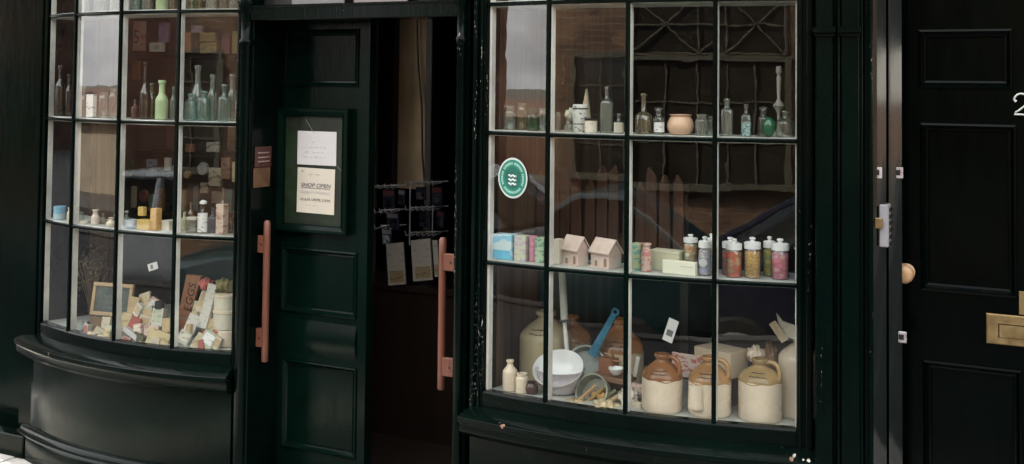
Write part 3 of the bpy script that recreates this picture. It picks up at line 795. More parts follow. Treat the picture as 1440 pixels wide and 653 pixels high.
def sub_lathe(name, prof, mat, parent, n=2.0, seg=24, a0=0, a1=2*PI):
    mb = MB(); mb.lathe(prof, seg, n, a0=a0, a1=a1); return mb.build(name, mat, parent, smooth=True)
FRONT = math.radians(-75)
def band(name, R, z0, z1, mat, parent, width=2.0, n=2.0):
    r = R*1.012+.0004
    return sub_lathe(name, [(r, z0), (r, z1)], mat, parent, n, 20, FRONT-width/2, FRONT+width/2)
m_label = printed('paper label', (.70, .66, .55), (.10, .09, .08), 55, .58, .8)
m_labelw = printed('white printed label', (.74, .73, .72), (.12, .12, .14), 60, .6, .8)
m_cork = plain('cork', (.34, .22, .12), .8, .25, 60)

def bottle(w, k, px, yt, wpx, mat, label, back=.06, kind='bottle', nr=.36, nh=.26, sh=.16, sq=2.0, lab=None, stop=None, group='old bottles and jars on the window shelves', zoff=0, seg=24, rot=.3):
    loc, H, R = spot(w, k, px, yt, wpx, back, zoff)
    if sq > 2: R *= .88
    H0 = H
    if stop: H *= .88
    pr = p_jar(H, R, nr, nh) if kind == 'jar' else p_bottle(H, R, nr, nh, sh)
    o = lathe_thing('glass_jar' if kind == 'jar' else 'bottle', label, 'jar' if kind == 'jar' else 'bottle', loc, pr, mat, group, sq, rot, seg)
    if lab: band('label', R*(1.06 if sq > 2 else 1), H*lab[0], H*lab[1], lab[2] if len(lab) > 2 else m_label, o, 2.2, sq)
    if stop:
        n = R*nr
        sub_lathe('stopper', [(n*.9, H*.985), (n*1.5, H*1.0), (n*1.6, H*1.06), (n*1.1, H0*.97), (0, H0)], stop, o)
    return o
def can(w, k, px, yt, wpx, mat, name, label, cat, back=.06, lid=None, stripes=(), zoff=0, group=None, taper=1.0, round_=False):
    loc, H, R = spot(w, k, px, yt, wpx, back, zoff)
    if round_:
        pr = [(0, .001), (R*.55, 0)]+[(R*(.62+.38*math.sin(PI*(.12+.80*i/9))), H*.03+H*.86*i/9) for i in range(10)]+[(R*.78, H*.93), (R*.82, H), (R*.70, H), (R*.66, H*.9)]
    else:
        pr = [(0, .001), (R*.93*taper, 0), (R*taper, H*.03), (R, H*.93), (R*.98, H*.97), (R*.92, H), (R*.80, H*.985), (0, H*.97)]
    o = lathe_thing(name, label, cat, loc, pr, mat, group)
    if lid: sub_lathe('lid', [(R*1.03, H*.86), (R*1.05, H*.87), (R*1.05, H*1.0), (R*.95, H*1.03), (0, H*1.03)], lid, o)
    for z0, z1, m in stripes: sub_lathe('band', [(R*1.012, H*z0), (R*1.012, H*z1)], m, o)
    return o
def carton(w, k, px, yt, wpx, mat, label, back=.06, depth=.03, rot=None, name='carton', cat='box', zoff=0, patch=None, group=None, tilt=(0, 0), lid=False, H=None):
    loc, h, R = spot(w, k, px, yt, wpx, back, zoff)
    if H: h = H
    rz = -.10 if rot is None else rot
    mb = MB(); mb.box(-R, R, -depth/2, depth/2, 0, h)
    o = mb.build(name, mat, None, bevel=min(.0015, R*.1), loc=loc); o.rotation_euler = (tilt[0], tilt[1], rz)
    tag(o, label, cat, group)
    if patch:
        pm, a, b, c, d = patch
        mb = MB(); mb.box(-R+2*R*a, -R+2*R*b, -depth/2-.0008, -depth/2-.0003, h*c, h*d); mb.build('printed_panel', pm, o)
    if lid:
        mb = MB(); mb.box(-R-.001, R+.001, -depth/2-.001, depth/2+.001, h*.86, h+.001); mb.build('lid', mat, o, bevel=.001)
    return o

# ---- left bow, top shelf (only the feet of the bottles are in view)
TOPG = 'bottles on the highest visible shelf of the left bow'
for px, yt, wd, mt, lb, bk in (
    (118, -60, 14, m_pale, 'pale clear bottle at the outer end of the top shelf, left bow', .07),
    (140, -52, 17, m_pale, 'broad pale jar second along the top shelf, left bow', .08),
    (161, -60, 13, m_pale, 'slim clear bottle just left of the second glazing bar, top shelf', .06),
    (189, -62, 16, m_aqua, 'aqua bottle right of the second glazing bar on the top shelf', .06),
    (207, -56, 16, m_pale, 'pale grey bottle between the aqua and pale green top shelf bottles', .08),
    (228, -60, 18, plain('milky green glass', (.30, .38, .22), .2, .15), 'milky pale green bottle on the top shelf of the left bow', .06),
    (243, -50, 13, m_amber, 'yellowish bottle left of the third glazing bar on the top shelf', .08),
    (267, -60, 17, m_dgreen, 'bright deep green bottle right of the third glazing bar, top shelf', .06),
    (280, -58, 13, m_green, 'mid green slim bottle beside the deep green one, top shelf', .09),
    (297, -60, 16, m_pale, 'clear bottle standing right of two green ones on the top shelf', .06),
    (314, -55, 15, m_clear, 'plain clear bottle second from the door end of the top shelf', .08),
    (328, -60, 13, m_pale, 'clear bottle at the door end of the top shelf, left bow', .06)):
    bottle(0, 0, px, yt, wd, mt, lb, bk, group=TOPG, seg=18)

# ---- left bow, second shelf
bottle(0, 1, 84, 92, 14, m_dkbot, 'tall black bottle at the far left end of the second shelf', .05, nr=.4)
bottle(0, 1, 96, 104, 11, m_dkbot, 'shorter black bottle against the first white glazing bar', .09, nr=.42)
carton(0, 1, 128, 133, 15, m_labelw, 'small white printed card box in front of clear jars, left bow', .05, .02)
bottle(0, 1, 118, 122, 10, m_clear, 'small clear bottle left of the white card box', .09, seg=16)
bottle(0, 1, 145, 130, 13, m_clear, 'squat clear jar right of the white card box', .06, 'jar', .8, .15)
bottle(0, 1, 159, 124, 12, m_clear, 'clear ribbed jar against the second glazing bar, second shelf', .08, 'jar', .7, .2)
bottle(0, 1, 190, 140, 11, m_brnbot, 'small brown round bottle low beside the tall black one', .10)
bottle(0, 1, 203, 88, 15, m_dkbot, 'tall slender black bottle with long neck, second shelf', .05, nr=.33, nh=.34, sh=.24)
bottle(0, 1, 213, 117, 14, m_green, 'dark green bottle half behind the pale green stoneware bottle', .09, nr=.4)
bottle(0, 1, 227, 113, 18, m_pgreen, 'opaque pale green bottle with ringed neck on the second shelf', .05, nr=.48, nh=.3, sh=.22)
bottle(0, 1, 243, 122, 10, m_aqua, 'teal bottle tucked behind the third glazing bar', .07)
bottle(0, 1, 268, 132, 18, m_aqua, 'low aqua bottle at the front of the four-bottle cluster', .045, nr=.4, nh=.18)
bottle(0, 1, 277, 92, 18, m_pale, 'tallest clear bottle with thick collar, second shelf of left bow', .10, nr=.42, nh=.3, sh=.3)
bottle(0, 1, 286, 128, 18, m_aqua, 'square-shouldered aqua bottle in front of the tallest clear one', .05, nr=.5, nh=.18, sh=.08, sq=4)
bottle(0, 1, 298, 105, 14, m_pale, 'clear slim bottle with dark stain, right of the aqua pair', .09, nr=.45, nh=.3)
bottle(0, 1, 315, 119, 19, m_aqua, 'embossed aqua medicine bottle with wide body, second shelf', .05, nr=.42, nh=.24, sq=3.2)
bottle(0, 1, 326, 105, 14, m_pale, 'tall clear bottle with chipped lip behind the embossed aqua one', .09, nr=.5, nh=.3)
bottle(0, 1, 334, 128, 9, m_pale, 'pale bottle half hidden by the door side jamb, second shelf', .05)

# ---- left bow, third shelf
bottle(0, 2, 74, 264, 12, plain('tan stoneware', (.30, .16, .09), .4), 'tan stoneware bottle at the far left of the third shelf', .09, nr=.6)
can(0, 2, 84, 290, 17, plain('pale blue tin', (.17, .40, .55), .35, .15), 'tin', 'pale blue tin with white base, far left of the third shelf', 'tin', .05, stripes=((.05, .45, plain('powder blue', (.42, .55, .62), .4)),))
bottle(0, 2, 98, 292, 8, m_stone, 'small white bottle against the first glazing bar, third shelf', .05, nr=.6)
bottle(0, 2, 112, 298, 12, m_pale, 'pale ribbed jar first in the row behind the second pane, third shelf', .06, 'jar', .8, .2)
can(0, 2, 119, 314, 14, m_cream, 'tub', 'low cream paper tub in front of pale jars, third shelf', 'tub', .045)
bottle(0, 2, 134, 295, 12, plain('pinkish bisque', (.62, .52, .44), .6), 'pinkish bisque figure-like bottle amid the pale jars, third shelf', .05, nr=.55, nh=.25, sh=.3)
bottle(0, 2, 145, 300, 10, m_amber, 'amber stained little bottle right of the pinkish one', .09)
bottle(0, 2, 156, 306, 13, m_stone, 'cream pot-bellied bottle near the second glazing bar, third shelf', .05, nr=.45, nh=.3, sh=.3)
bottle(0, 2, 163, 292, 8, m_pale, 'thin clear vial against the second glazing bar, third shelf', .08)
bottle(0, 2, 178, 296, 11, m_clear, 'clear bottle with silver stopper right of the second glazing bar', .09, stop=m_chrome)
can(0, 2, 184, 309, 18, printed('willow pattern', (.56, .60, .64), (.10, .16, .32), 30, .55, .7), 'pot', 'white pot with blue print beside the yellow boxes', 'pot', .05)
ym = printed('yellow carton', (.62, .42, .13), (.40, .22, .05), 40, .6, .5); ym2 = printed('orange carton', (.60, .34, .10), (.35, .16, .04), 40, .6, .5)
carton(0, 2, 206, 309, 26, ym, 'low wide yellow carton under a smaller upright one', .05, .04)
carton(0, 2, 200, 291, 11, ym, 'small yellow carton standing on the wide low one', .055, .02, zoff=.0525)
carton(0, 2, 219, 293, 13, ym2, 'upright orange-yellow carton right of the low yellow one', .05, .03)
carton(0, 2, 239, 310, 16, m_cream, 'cream lidded card box left of the third glazing bar', .07, .05, lid=True)
bottle(0, 2, 259, 298, 11, plain('sage glass', (.30, .34, .22), .25), 'sage green jar right of the third glazing bar, third shelf', .09)
can(0, 2, 270, 306, 17, m_pale, 'glass_pot', 'clear pot with wide cream lid among the chemist bottles', 'pot', .045, lid=m_cream)
bottle(0, 2, 268, 285, 9, m_amber, 'thin amber bottle behind the cream-lidded pot', .11)
bottle(0, 2, 285, 281, 15, m_dkbot, 'black bottle with arched white label and white cap', .05, lab=(.04, .70, m_labelw), stop=m_enamel, nr=.45, nh=.18)
bottle(0, 2, 299, 292, 15, plain('inky blue bottle', (.035, .045, .07), .2), 'inky blue-black bottle between the white-labelled and tall pink bottles', .06, nr=.4, sq=4)
carton(0, 2, 312, 287, 15, printed('old pink print', (.56, .44, .36), (.22, .10, .08), 36, .55, .7), 'tall narrow pinkish printed carton on the third shelf', .05, .03)
bottle(0, 2, 313, 264, 9, m_amber, 'amber bottle rising behind the tall pinkish carton', .10)
bottle(0, 2, 324, 300, 14, m_dkbot, 'black bottle right of the tall pinkish carton', .08)
bottle(0, 2, 331, 306, 6, m_pale, 'clear vial in the door end corner of the third shelf', .045)

# ---- left bow, bottom display: slate, egg sign, heap of packets
def framed(w, px, y0, y1, wpx, back, label, name='writing_slate'):
    z = .5567; Y = glass_t(w, px, .75).y+back
    a, b = at(px, y0, Y), at(px, y1, Y); s = proj(a)[2]; W, H = wpx/s, a.z-b.z
    t = thing(name, label, 'slate', (a.x, Y, b.z), (math.radians(-10), 0, .16)); m = wood('pale slate frame', (.46, .33, .20), (.36, .24, .14), .55, 'X', 10)
    mb = MB(); f = .016
    mb.box(-W/2, W/2, -.008, .008, 0, f); mb.box(-W/2, W/2, -.008, .008, H-f, H); mb.box(-W/2, -W/2+f, -.008, .008, f+.0005, H-f-.0005); mb.box(W/2-f, W/2, -.008, .008, f+.0005, H-f-.0005)
    mb.build('frame', m, t, bevel=.002)
    mb = MB(); mb.box(-W/2+f-.002, W/2-f+.002, -.003, .003, f-.002, H-f+.002); mb.build('slate', plain('grey slate', (.085, .10, .095), .7, .25, 14), t)
    mb = MB(); rnd = random.Random(4)
    for r in range(4):
        x = -W*.30; zz = H*(.74-.16*r)
        while x < W*.30:
            pts = [(x+i*.004, -.0038, zz+rnd.uniform(-.006, .006)) for i in range(4)]
            mb.tube(pts, .0008, 4); x += .019
    mb.build('chalk_marks', plain('chalk', (.34, .36, .34), .9), t)
    return t
framed(0, 156, 399, 445, 66, .13, 'wooden framed school slate with faint chalk writing')
def board(pts, back, thick, mat, label, name, cat, w=0):
    """flat board whose outline is given by pixels on one depth plane"""
    Y = glass_t(w, sum(p[0] for p in pts)/len(pts), .75).y+back
    q = [at(x, y, Y) for x, y in pts]; bx = min(p.x for p in q); bz = min(p.z for p in q)
    mb = MB(); mb.prism([(p.x-bx, p.z-bz) for p in q], -thick/2, thick/2)
    o = mb.build(name, mat, None, bevel=.0015, loc=(bx, Y, bz)); tag(o, label, cat); return o, Y, Vector((bx, Y, bz))
m_egg = wood('orange egg board', (.29, .115, .058), (.20, .075, .038), .55, 'Z', 7, .15)
eo, eY, eb = board([(251, 446), (264, 386), (285, 388), (268, 446)], .17, .016, m_egg, 'orange wooden board lettered EGGS leaning among the packets', 'egg_sign', 'sign')
cE = at(267.5, 418, eY-.009)-eb
text('lettering', 'EGGS', .052, m_black, eo, (cE.x, -.0088, cE.z), (PI/2, -math.radians(77), 0), .0003, sx=.95)
board([(246, 470), (249, 448), (267, 449), (262, 471)], .16, .02, m_egg, 'short orange wooden block below the egg board', 'wooden_block', 'block')
# heap of small packets: px, top, bottom, width, back, rz, roll, colour, label
pk1 = printed('ivory packet', (.54, .46, .35), (.22, .18, .15), 40, .60, .7)
pk2 = printed('white packet', (.54, .51, .46), (.20, .22, .24), 46, .60, .7)
pk3 = printed('pinkish packet', (.60, .46, .40), (.30, .10, .10), 40, .55, .7)
pk4 = printed('straw packet', (.52, .42, .24), (.24, .15, .08), 30, .55, .6)
pk5 = printed('greenish packet', (.44, .45, .34), (.10, .22, .14), 40, .55, .7)
pk6 = plain('dull red packet', (.36, .10, .085), .6)
pk7 = plain('tan card', (.42, .31, .18), .7)
HEAP = 'small packets heaped in the bottom of the left bow'
PKR = random.Random(21)
def packet(px, y0, y1, wpx, back, rz, roll, mat, label, depth=None, patch=None, name='packet'):
    depth = depth or PKR.choice((.010, .016, .024, .032, .040))
    if patch is None and mat in (pk1, pk2, pk3, pk5) and PKR.random() < .7: patch = PKR.choice((m_label, m_labelw, pk6, pk7, pk4))
    Y = glass_t(0, px, .62).y+back
    a, b = at(px, y0, Y), at(px, y1, Y); s = proj(a)[2]; W, H = wpx/s, a.z-b.z
    mb = MB(); mb.box(-W/2, W/2, -depth/2, depth/2, -H/2, H/2)
    o = mb.build(name, mat, None, bevel=.0012, loc=(a+b)/2); o.rotation_euler = (-.25, roll, rz)
    tag(o, label, 'packet', HEAP)
    if patch:
        mb = MB(); mb.box(-W*.36, W*.36, -depth/2-.0008, -depth/2-.0002, -H*.25, H*.36); mb.build('label', patch, o)
    return o
for a in (
    (119, 452, 470, 10, .05, .2, .0, m_dkbot, 'tiny dark box at the left end of the heap'),
    (124, 456, 472, 6, .04, .1, .0, pk2, 'tiny white packet beside the dark box at the left end'),
    (138, 446, 468, 24, .10, .3, .1, plain('brown card', (.16, .10, .06), .7), 'brown card packet just under the slate'),
    (150, 446, 466, 14, .09, .2, -.05, pk1, 'upright ivory packet below the middle of the slate'),
    (141, 462, 476, 18, .05, .5, .5, pk1, 'flat ivory packet tipped on its corner at the front left'),
    (156, 458, 478, 13, .045, -.2, .2, pk5, 'greenish white packet left of the second glazing bar'),
    (178, 440, 462, 16, .10, .2, .1, pk4, 'straw packet right of the slate frame'),
    (188, 418, 448, 15, .14, .1, .05, pk7, 'tan upright packet behind the heap beside the slate'),
    (203, 412, 440, 26, .16, -.2, -.3, pk1, 'large ivory packet leaning at the back of the heap'),
    (216, 420, 448, 20, .15, .4, .5, pk3, 'pale brown packet leaning right at the back of the heap'),
    (189, 446, 466, 15, .08, .3, .35, pk6, 'dull red packet in the middle of the heap'),
    (203, 444, 470, 22, .10, .0, .15, pk1, 'square ivory packet in the middle of the heap'),
    (224, 434, 460, 16, .10, .3, .0, pk2, 'white carton with green printed front below a black cap', .04, pk5),
    (186, 466, 473, 26, .05, .2, .55, m_paper, 'long thin white strip packet lying across the heap'),
    (197, 470, 486, 22, .05, -.2, .25, plain('dark olive packet', (.09, .08, .05), .6), 'dark olive packet at the front of the heap'),
    (213, 458, 474, 24, .07, .1, -.1, pk3, 'pinkish packet lying below the green printed carton'),
    (226, 466, 488, 36, .06, .1, .22, pk4, 'wide straw coloured packet at the front of the heap'),
    (180, 474, 482, 12, .04, .2, .2, pk1, 'little ivory packet at the foot of the second glazing bar'),
    (259, 466, 484, 18, .05, .3, .45, pk2, 'white packet tipped left at the foot of the third glazing bar'),
    (270, 442, 470, 17, .08, .2, .3, pk2, 'tall white packet leaning on the egg board'),
    (278, 468, 492, 11, .045, .2, .5, pk1, 'narrow ivory packet standing on its corner near the sill'),
    (294, 466, 490, 22, .045, .2, .5, pk5, 'large greenish printed packet on its corner near the sill'),
    (306, 474, 492, 12, .04, -.1, .3, pk1, 'ivory packet wedged against the stacked tubs'),
    (299, 448, 474, 16, .08, .2, .0, pk4, 'straw packet standing beside the stacked tubs'),
    (288, 464, 478, 10, .07, .2, .4, pk6, 'small red packet in the right-hand heap'),
    (277, 424, 448, 12, .13, .1, .1, pk5, 'small greenish packet right of the egg board'),
    (286, 408, 440, 14, .12, .2, .2, pk1, 'ivory packet high in the heap under the red cloth'),
    (295, 400, 462, 15, .10, .1, .12, pk2, 'tall white packet beside the stacked tubs'),
    (290, 444, 464, 14, .10, .0, -.3, pk2, 'little white packet tilted among the right-hand heap'),
    (244, 474, 490, 14, .08, .0, .1, plain('grey packet', (.2, .19, .17), .6), 'grey packet behind the third glazing bar')):
    packet(*a[:8], a[8], *(a[9:] if len(a) > 9 else ()))
for a in (
    (171, 452, 470, 13, .13, .3, .2, pk7, 'tan packet half hidden behind the second white glazing bar'),
    (196, 428, 446, 14, .12, -.3, .4, pk2, 'white packet tipped between the tan and large ivory packets'),
    (212, 432, 452, 16, .13, .2, -.35, pk5, 'greenish packet leaning left at the back of the heap'),
    (196, 456, 470, 14, .07, .1, -.2, pk3, 'pinkish packet beside the dull red one'),
    (217, 476, 488, 16, .035, .4, .1, pk1, 'thin ivory packet lying in front of the wide straw one'),
    (205, 482, 490, 20, .03, .1, .05, pk2, 'flat white packet along the front edge of the heap'),
    (237, 448, 468, 13, .10, .2, -.2, pk7, 'tan packet just left of the third glazing bar'),
    (150, 472, 480, 22, .03, .1, -.05, pk4, 'flat straw packet along the front edge under the slate'),
    (133, 468, 474, 16, .03, -.1, .1, pk1, 'flat ivory packet at the front left corner of the heap'),
    (284, 440, 456, 9, .11, .2, .2, pk7, 'small tan packet below the red cloth'),
    (303, 428, 446, 10, .12, .0, -.1, pk3, 'small pinkish packet touching the stacked tubs'),
    (283, 478, 492, 9, .03, .1, -.3, pk6, 'tiny red packet at the front of the right-hand heap'),
    (266, 456, 470, 10, .07, -.2, -.2, pk7, 'small tan packet under the egg board'),
    (302, 462, 476, 11, .06, .2, .5, pk1, 'small ivory packet balanced before the lowest tub')):
    packet(*a)
can(0, 3, 224, 424, 13, m_black, 'cap', 'black round cap on top of the green printed carton', 'cap', .10, zoff=at(224, 434, glass_t(0, 224, .62).y+.10).z-.5567)
# stacked cream tubs
for i, (y0, wd, lb) in enumerate(((462, 38, 'lowest cream tub of the stack by the door jamb'), (435, 36, 'second cream tub up the stack by the door jamb'), (413, 34, 'topmost cream tub of the stack by the door jamb'))):
    zb = (.5567, at(318, 462, glass_t(0, 318, .6).y+.10).z, at(318, 435, glass_t(0, 318, .6).y+.10).z)[i]
    can(0, 3, 318, y0, wd, m_cream if i else m_stone, 'cream_tub', lb, 'tub', .10, zoff=zb-.5567+.0005, lid=m_stone if i else None, group='cream tubs stacked by the door jamb')
def cloth_lump(w, px, py, wpx, hpx, back, mat, label, name, cat, seed=1):
    Y = glass_t(w, px, .75).y+back; c = at(px, py, Y); s = proj(c)[2]; rx, rz = wpx/2/s, hpx/2/s
    bm = bmesh.new(); bmesh.ops.create_icosphere(bm, subdivisions=4, radius=1)
    rnd = random.Random(seed); ph = [rnd.uniform(0, 6) for _ in range(6)]
    for v in bm.verts:
        p = v.co; k = 1+.16*math.sin(5*p.x+ph[0])*math.sin(4*p.z+ph[1])+.10*math.sin(11*p.x+7*p.y+ph[2])+.06*math.sin(17*p.z-9*p.x+ph[3])
        v.co = Vector((p.x*k*rx, p.y*k*min(rx, .06), p.z*k*rz))
    me = bpy.data.meshes.new(name); bm.to_mesh(me); bm.free()
    for p_ in me.polygons: p_.use_smooth = True
    me.materials.append(mat); o = bpy.data.objects.new(name, me); COL.objects.link(o); o.location = c
    return tag(o, label, cat)
cloth_lump(0, 290, 400, 20, 17, .13, plain('faded red cloth', (.40, .11, .095), .8, .3), 'crumpled faded red cloth on top of the heap', 'red_cloth', 'cloth', 3)
cloth_lump(0, 317, 402, 30, 20, .12, plain('olive cloth', (.20, .15, .065), .8, .5, 20, col2=(.06, .07, .03)), 'crumpled olive and brown cloth on the stacked tubs', 'olive_cloth', 'cloth', 5)
# bunch of dried stalks behind the slate
def dried(w, px, y0, y1, wpx, back, label, n=420):
    Y = glass_t(w, px, .75).y+back; a, b = at(px, y0, Y), at(px, y1, Y); s = proj(a)[2]; W = wpx/s/2; H = a.z-b.z
    t = thing('dried_bunch', label, 'dried flowers', (a.x, Y, b.z)); rnd = random.Random(9)
    mb = MB(); fl = MB()
    for i in range(46):
        th = rnd.uniform(0, 6.28); r = rnd.random()**.5
        tip = Vector((math.cos(th)*r*W, math.sin(th)*r*.06, H*rnd.uniform(.62, .95)-.4*r*r*H*.4))
        mb.tube([(tip.x*.15, tip.y*.15, 0), (tip.x*.5, tip.y*.5, tip.z*.55), tip], .0011, 4)
        for q in range(n//46):
            p = tip+Vector((rnd.gauss(0, .016), rnd.gauss(0, .012), rnd.gauss(-.01, .022))); d = rnd.uniform(.004, .011)
            e1 = Vector((rnd.gauss(0,1), rnd.gauss(0,1), rnd.gauss(0,1))).normalized()*d; e2 = e1.cross(Vector((rnd.gauss(0,1), rnd.gauss(0,1), 1))).normalized()*d*.6
            fl.add([p-e1, p+e2, p+e1, p-e2], [(0, 1, 2, 3)])
    mb.build('stems', plain('dry stem', (.16, .12, .07), .8), t)
    fl.build('flower_heads', plain('dried flower', (.17, .13, .09), .8, .5, 30, col2=(.05, .04, .03)), t, normals=False)
dried(0, 132, 340, 446, 44, .24, 'bunch of dried brown flowers behind the school slate')

# ---- right bow, second shelf
bottle(1, 0, 700, -40, 16, m_amber, 'yellowish jar at the left end of the top shelf, right bow', .06, 'jar', .8, .1, group='jars on the top shelf of the right bow')
bottle(1, 0, 735, -46, 22, m_pale, 'pale jar in the first pane of the top shelf, right bow', .07, 'jar', .8, .1, group='jars on the top shelf of the right bow')
bottle(1, 1, 699, 150, 10, m_pale, 'narrow clear vial at the left end of the shelf, right bow', .07)
bottle(1, 1, 717, 149, 17, m_pale, 'pale clear jar left of the green glass vase', .06, 'jar', .75, .2)
bottle(1, 1, 734, 145, 19, m_amber, 'yellowish clear jar behind the green glass vase', .10, 'jar', .8, .15)
bottle(1, 1, 749, 152, 17, m_dgreen, 'little deep green glass vase with flared top', .05, 'jar', .66, .28, sh=.2)
bottle(1, 1, 763, 153, 13, m_pale, 'clear straight jar left of the first glazing bar, right bow', .07, 'jar', .86, .1)
bottle(1, 1, 785, 158, 7, m_clear, 'thin clear glass tube right of the first glazing bar', .07, 'jar', .9, .05)
bottle(1, 1, 799, 165, 13, m_pale, 'small milky bottle left of the banded white pot', .045, nr=.42, nh=.4)
can(1, 1, 816, 147, 22, printed('crest pot', (.70, .68, .64), (.05, .05, .05), 55, .60, .9), 'white_pot', 'tall white pot with black bands and crest, right bow', 'pot', .07, stripes=((.82, .87, m_black), (.28, .31, m_black)))
can(1, 1, 831, 167, 18, printed('cream pot print', (.70, .62, .52), (.30, .16, .10), 50, .62, .7), 'cream_jar', 'short cream jar with black lid in front of the banded pot', 'jar', .04, lid=m_black)
mb = MB(); loc, H, R = spot(1, 1, 824, 124, 18, .14)
mb.rings([[(-R*1.3, -.012, 0), (R*1.0, -.012, 0), (R*.55, -.012, H*.55), (R*.15, -.012, H)], [(-R*1.3, .006, 0), (R*1.0, .006, 0), (R*.55, .006, H*.55), (R*.15, .006, H)]])
o = mb.build('paper_cone', m_stoned, None, bevel=.003, loc=loc); tag(o, 'pointed folded beige horn standing behind the white pots', 'horn')
cloth_lump(1, 805, 160, 20, 18, .15, plain('pale shell', (.45, .46, .36), .5, .3), 'pale crumpled shell lying behind the small milky bottle', 'shell', 'shell', 8)
bottle(1, 1, 853, 122, 20, m_pale, 'tall flat clear bottle with arched panel, right bow', .06, nr=.30, nh=.22, sh=.14, sq=4)
bottle(1, 1, 870, 160, 15, m_clear, 'small clear bottle with cream label left of the second glazing bar', .05, nr=.36, nh=.36, sh=.08, sq=4, lab=(.05, .55, m_cream))
bottle(1, 1, 905, 132, 25, m_amber, 'squat amber stained bottle with long neck and glass stopper', .07, nr=.28, nh=.42, sh=.14)
bottle(1, 1, 926, 150, 16, m_clear, 'clear apothecary bottle with flat stopper and label', .05, nr=.5, nh=.22, sh=.12, lab=(.10, .50, m_labelw), stop=m_clear)
can(1, 1, 957, 161, 38, plain('terracotta pink pot', (.62, .40, .27), .35, .10, 6), 'round_pot', 'round peach coloured pot with a wide mouth', 'pot', .07, round_=True)
bottle(1, 1, 987, 161, 19, m_pale, 'wide clear jar left of the third glazing bar, right bow', .05, 'jar', .75, .22)
bottle(1, 1, 999, 163, 11, m_clear, 'narrow clear jar touching the third glazing bar', .08, 'jar', .75, .2)
bottle(1, 1, 1022, 139, 19, m_pale, 'tall clear oblong bottle right of the third glazing bar', .06, nr=.42, nh=.22, sh=.10, sq=4)
o = bottle(1, 1, 1049, 147, 17, m_clear, 'clear bottle half full of blue beads', .06, nr=.36, nh=.26, sh=.10, sq=4)
loc, H, R = spot(1, 1, 1049, 147, 17, .06)
sub_lathe('beads', [(0, .002), (R*.74, .002), (R*.74, H*.44), (0, H*.46)], printed('blue beads', (.10, .34, .44), (.60, .70, .70), 90, .5, .9), o, 4)
bottle(1, 1, 1073, 149, 16, m_clear, 'clear bottle with flat stopper behind the green glass ball', .08, nr=.5, nh=.2, sh=.14, stop=m_clear)
loc, H, R = spot(1, 1, 1081, 165, 19, .045)
lathe_thing('glass_ball', 'dark green glass ball beside the stoppered bottle', 'ball', loc+Vector((0, 0, 0)), [(0, 0)]+[(R*math.sin(PI*i/12), H/2-H/2*math.cos(PI*i/12)) for i in range(1, 12)]+[(0, H)], plain('solid green glass', (.006, .10, .042), .08, .2, spec=.7))
bottle(1, 1, 1104, 156, 27, m_clear, 'broad clear decanter at the right end of the shelf', .07, nr=.34, nh=.22, sh=.25)
loc, H, R = spot(1, 1, 1095, 92, 14, .17)
t = lathe_thing('figurine', 'slender white candlestick figure tall behind the decanter', 'figurine', loc, [(0, 0), (R*1.1, 0), (R*1.0, H*.04), (R*.35, H*.10), (R*.30, H*.30), (R*.55, H*.36), (R*1.2, H*.42), (R*.6, H*.48), (R*.32, H*.52), (R*.42, H*.70), (R*.5, H*.82), (R*.3, H*.86), (R*.62, H*.90), (R*.55, H*.98), (0, H)], plain('grey bisque', (.34, .33, .28), .4, .15))

# ---- right bow, third shelf
def decor(nm, base, ink, sc=40): return printed(nm, base, ink, sc, .52, .8)
carton(1, 2, 711, 329, 32, decor('blue seaside box', (.52, .64, .66), (.13, .42, .58), 14), 'pale blue and white seaside picture box at the left end', .05, .05, patch=(plain('box sea blue', (.12, .42, .60), .5), .05, .95, .05, .38))
carton(1, 2, 735, 331, 19, decor('floral box', (.52, .53, .40), (.40, .30, .40), 40), 'floral patterned card box beside the seaside box', .05, .04)
can(1, 2, 750, 332, 12, decor('rose pink box', (.56, .24, .32), (.40, .14, .20), 30), 'pink_tube', 'rose pink round box between two floral boxes', 'box', .05)
carton(1, 2, 762, 334, 15, decor('leaf green box', (.40, .50, .34), (.06, .20, .12), 40), 'leaf green patterned box left of the first glazing bar', .06, .04)
carton(1, 2, 785, 336, 10, m_cream, 'narrow cream card box right of the first glazing bar', .06, .03)
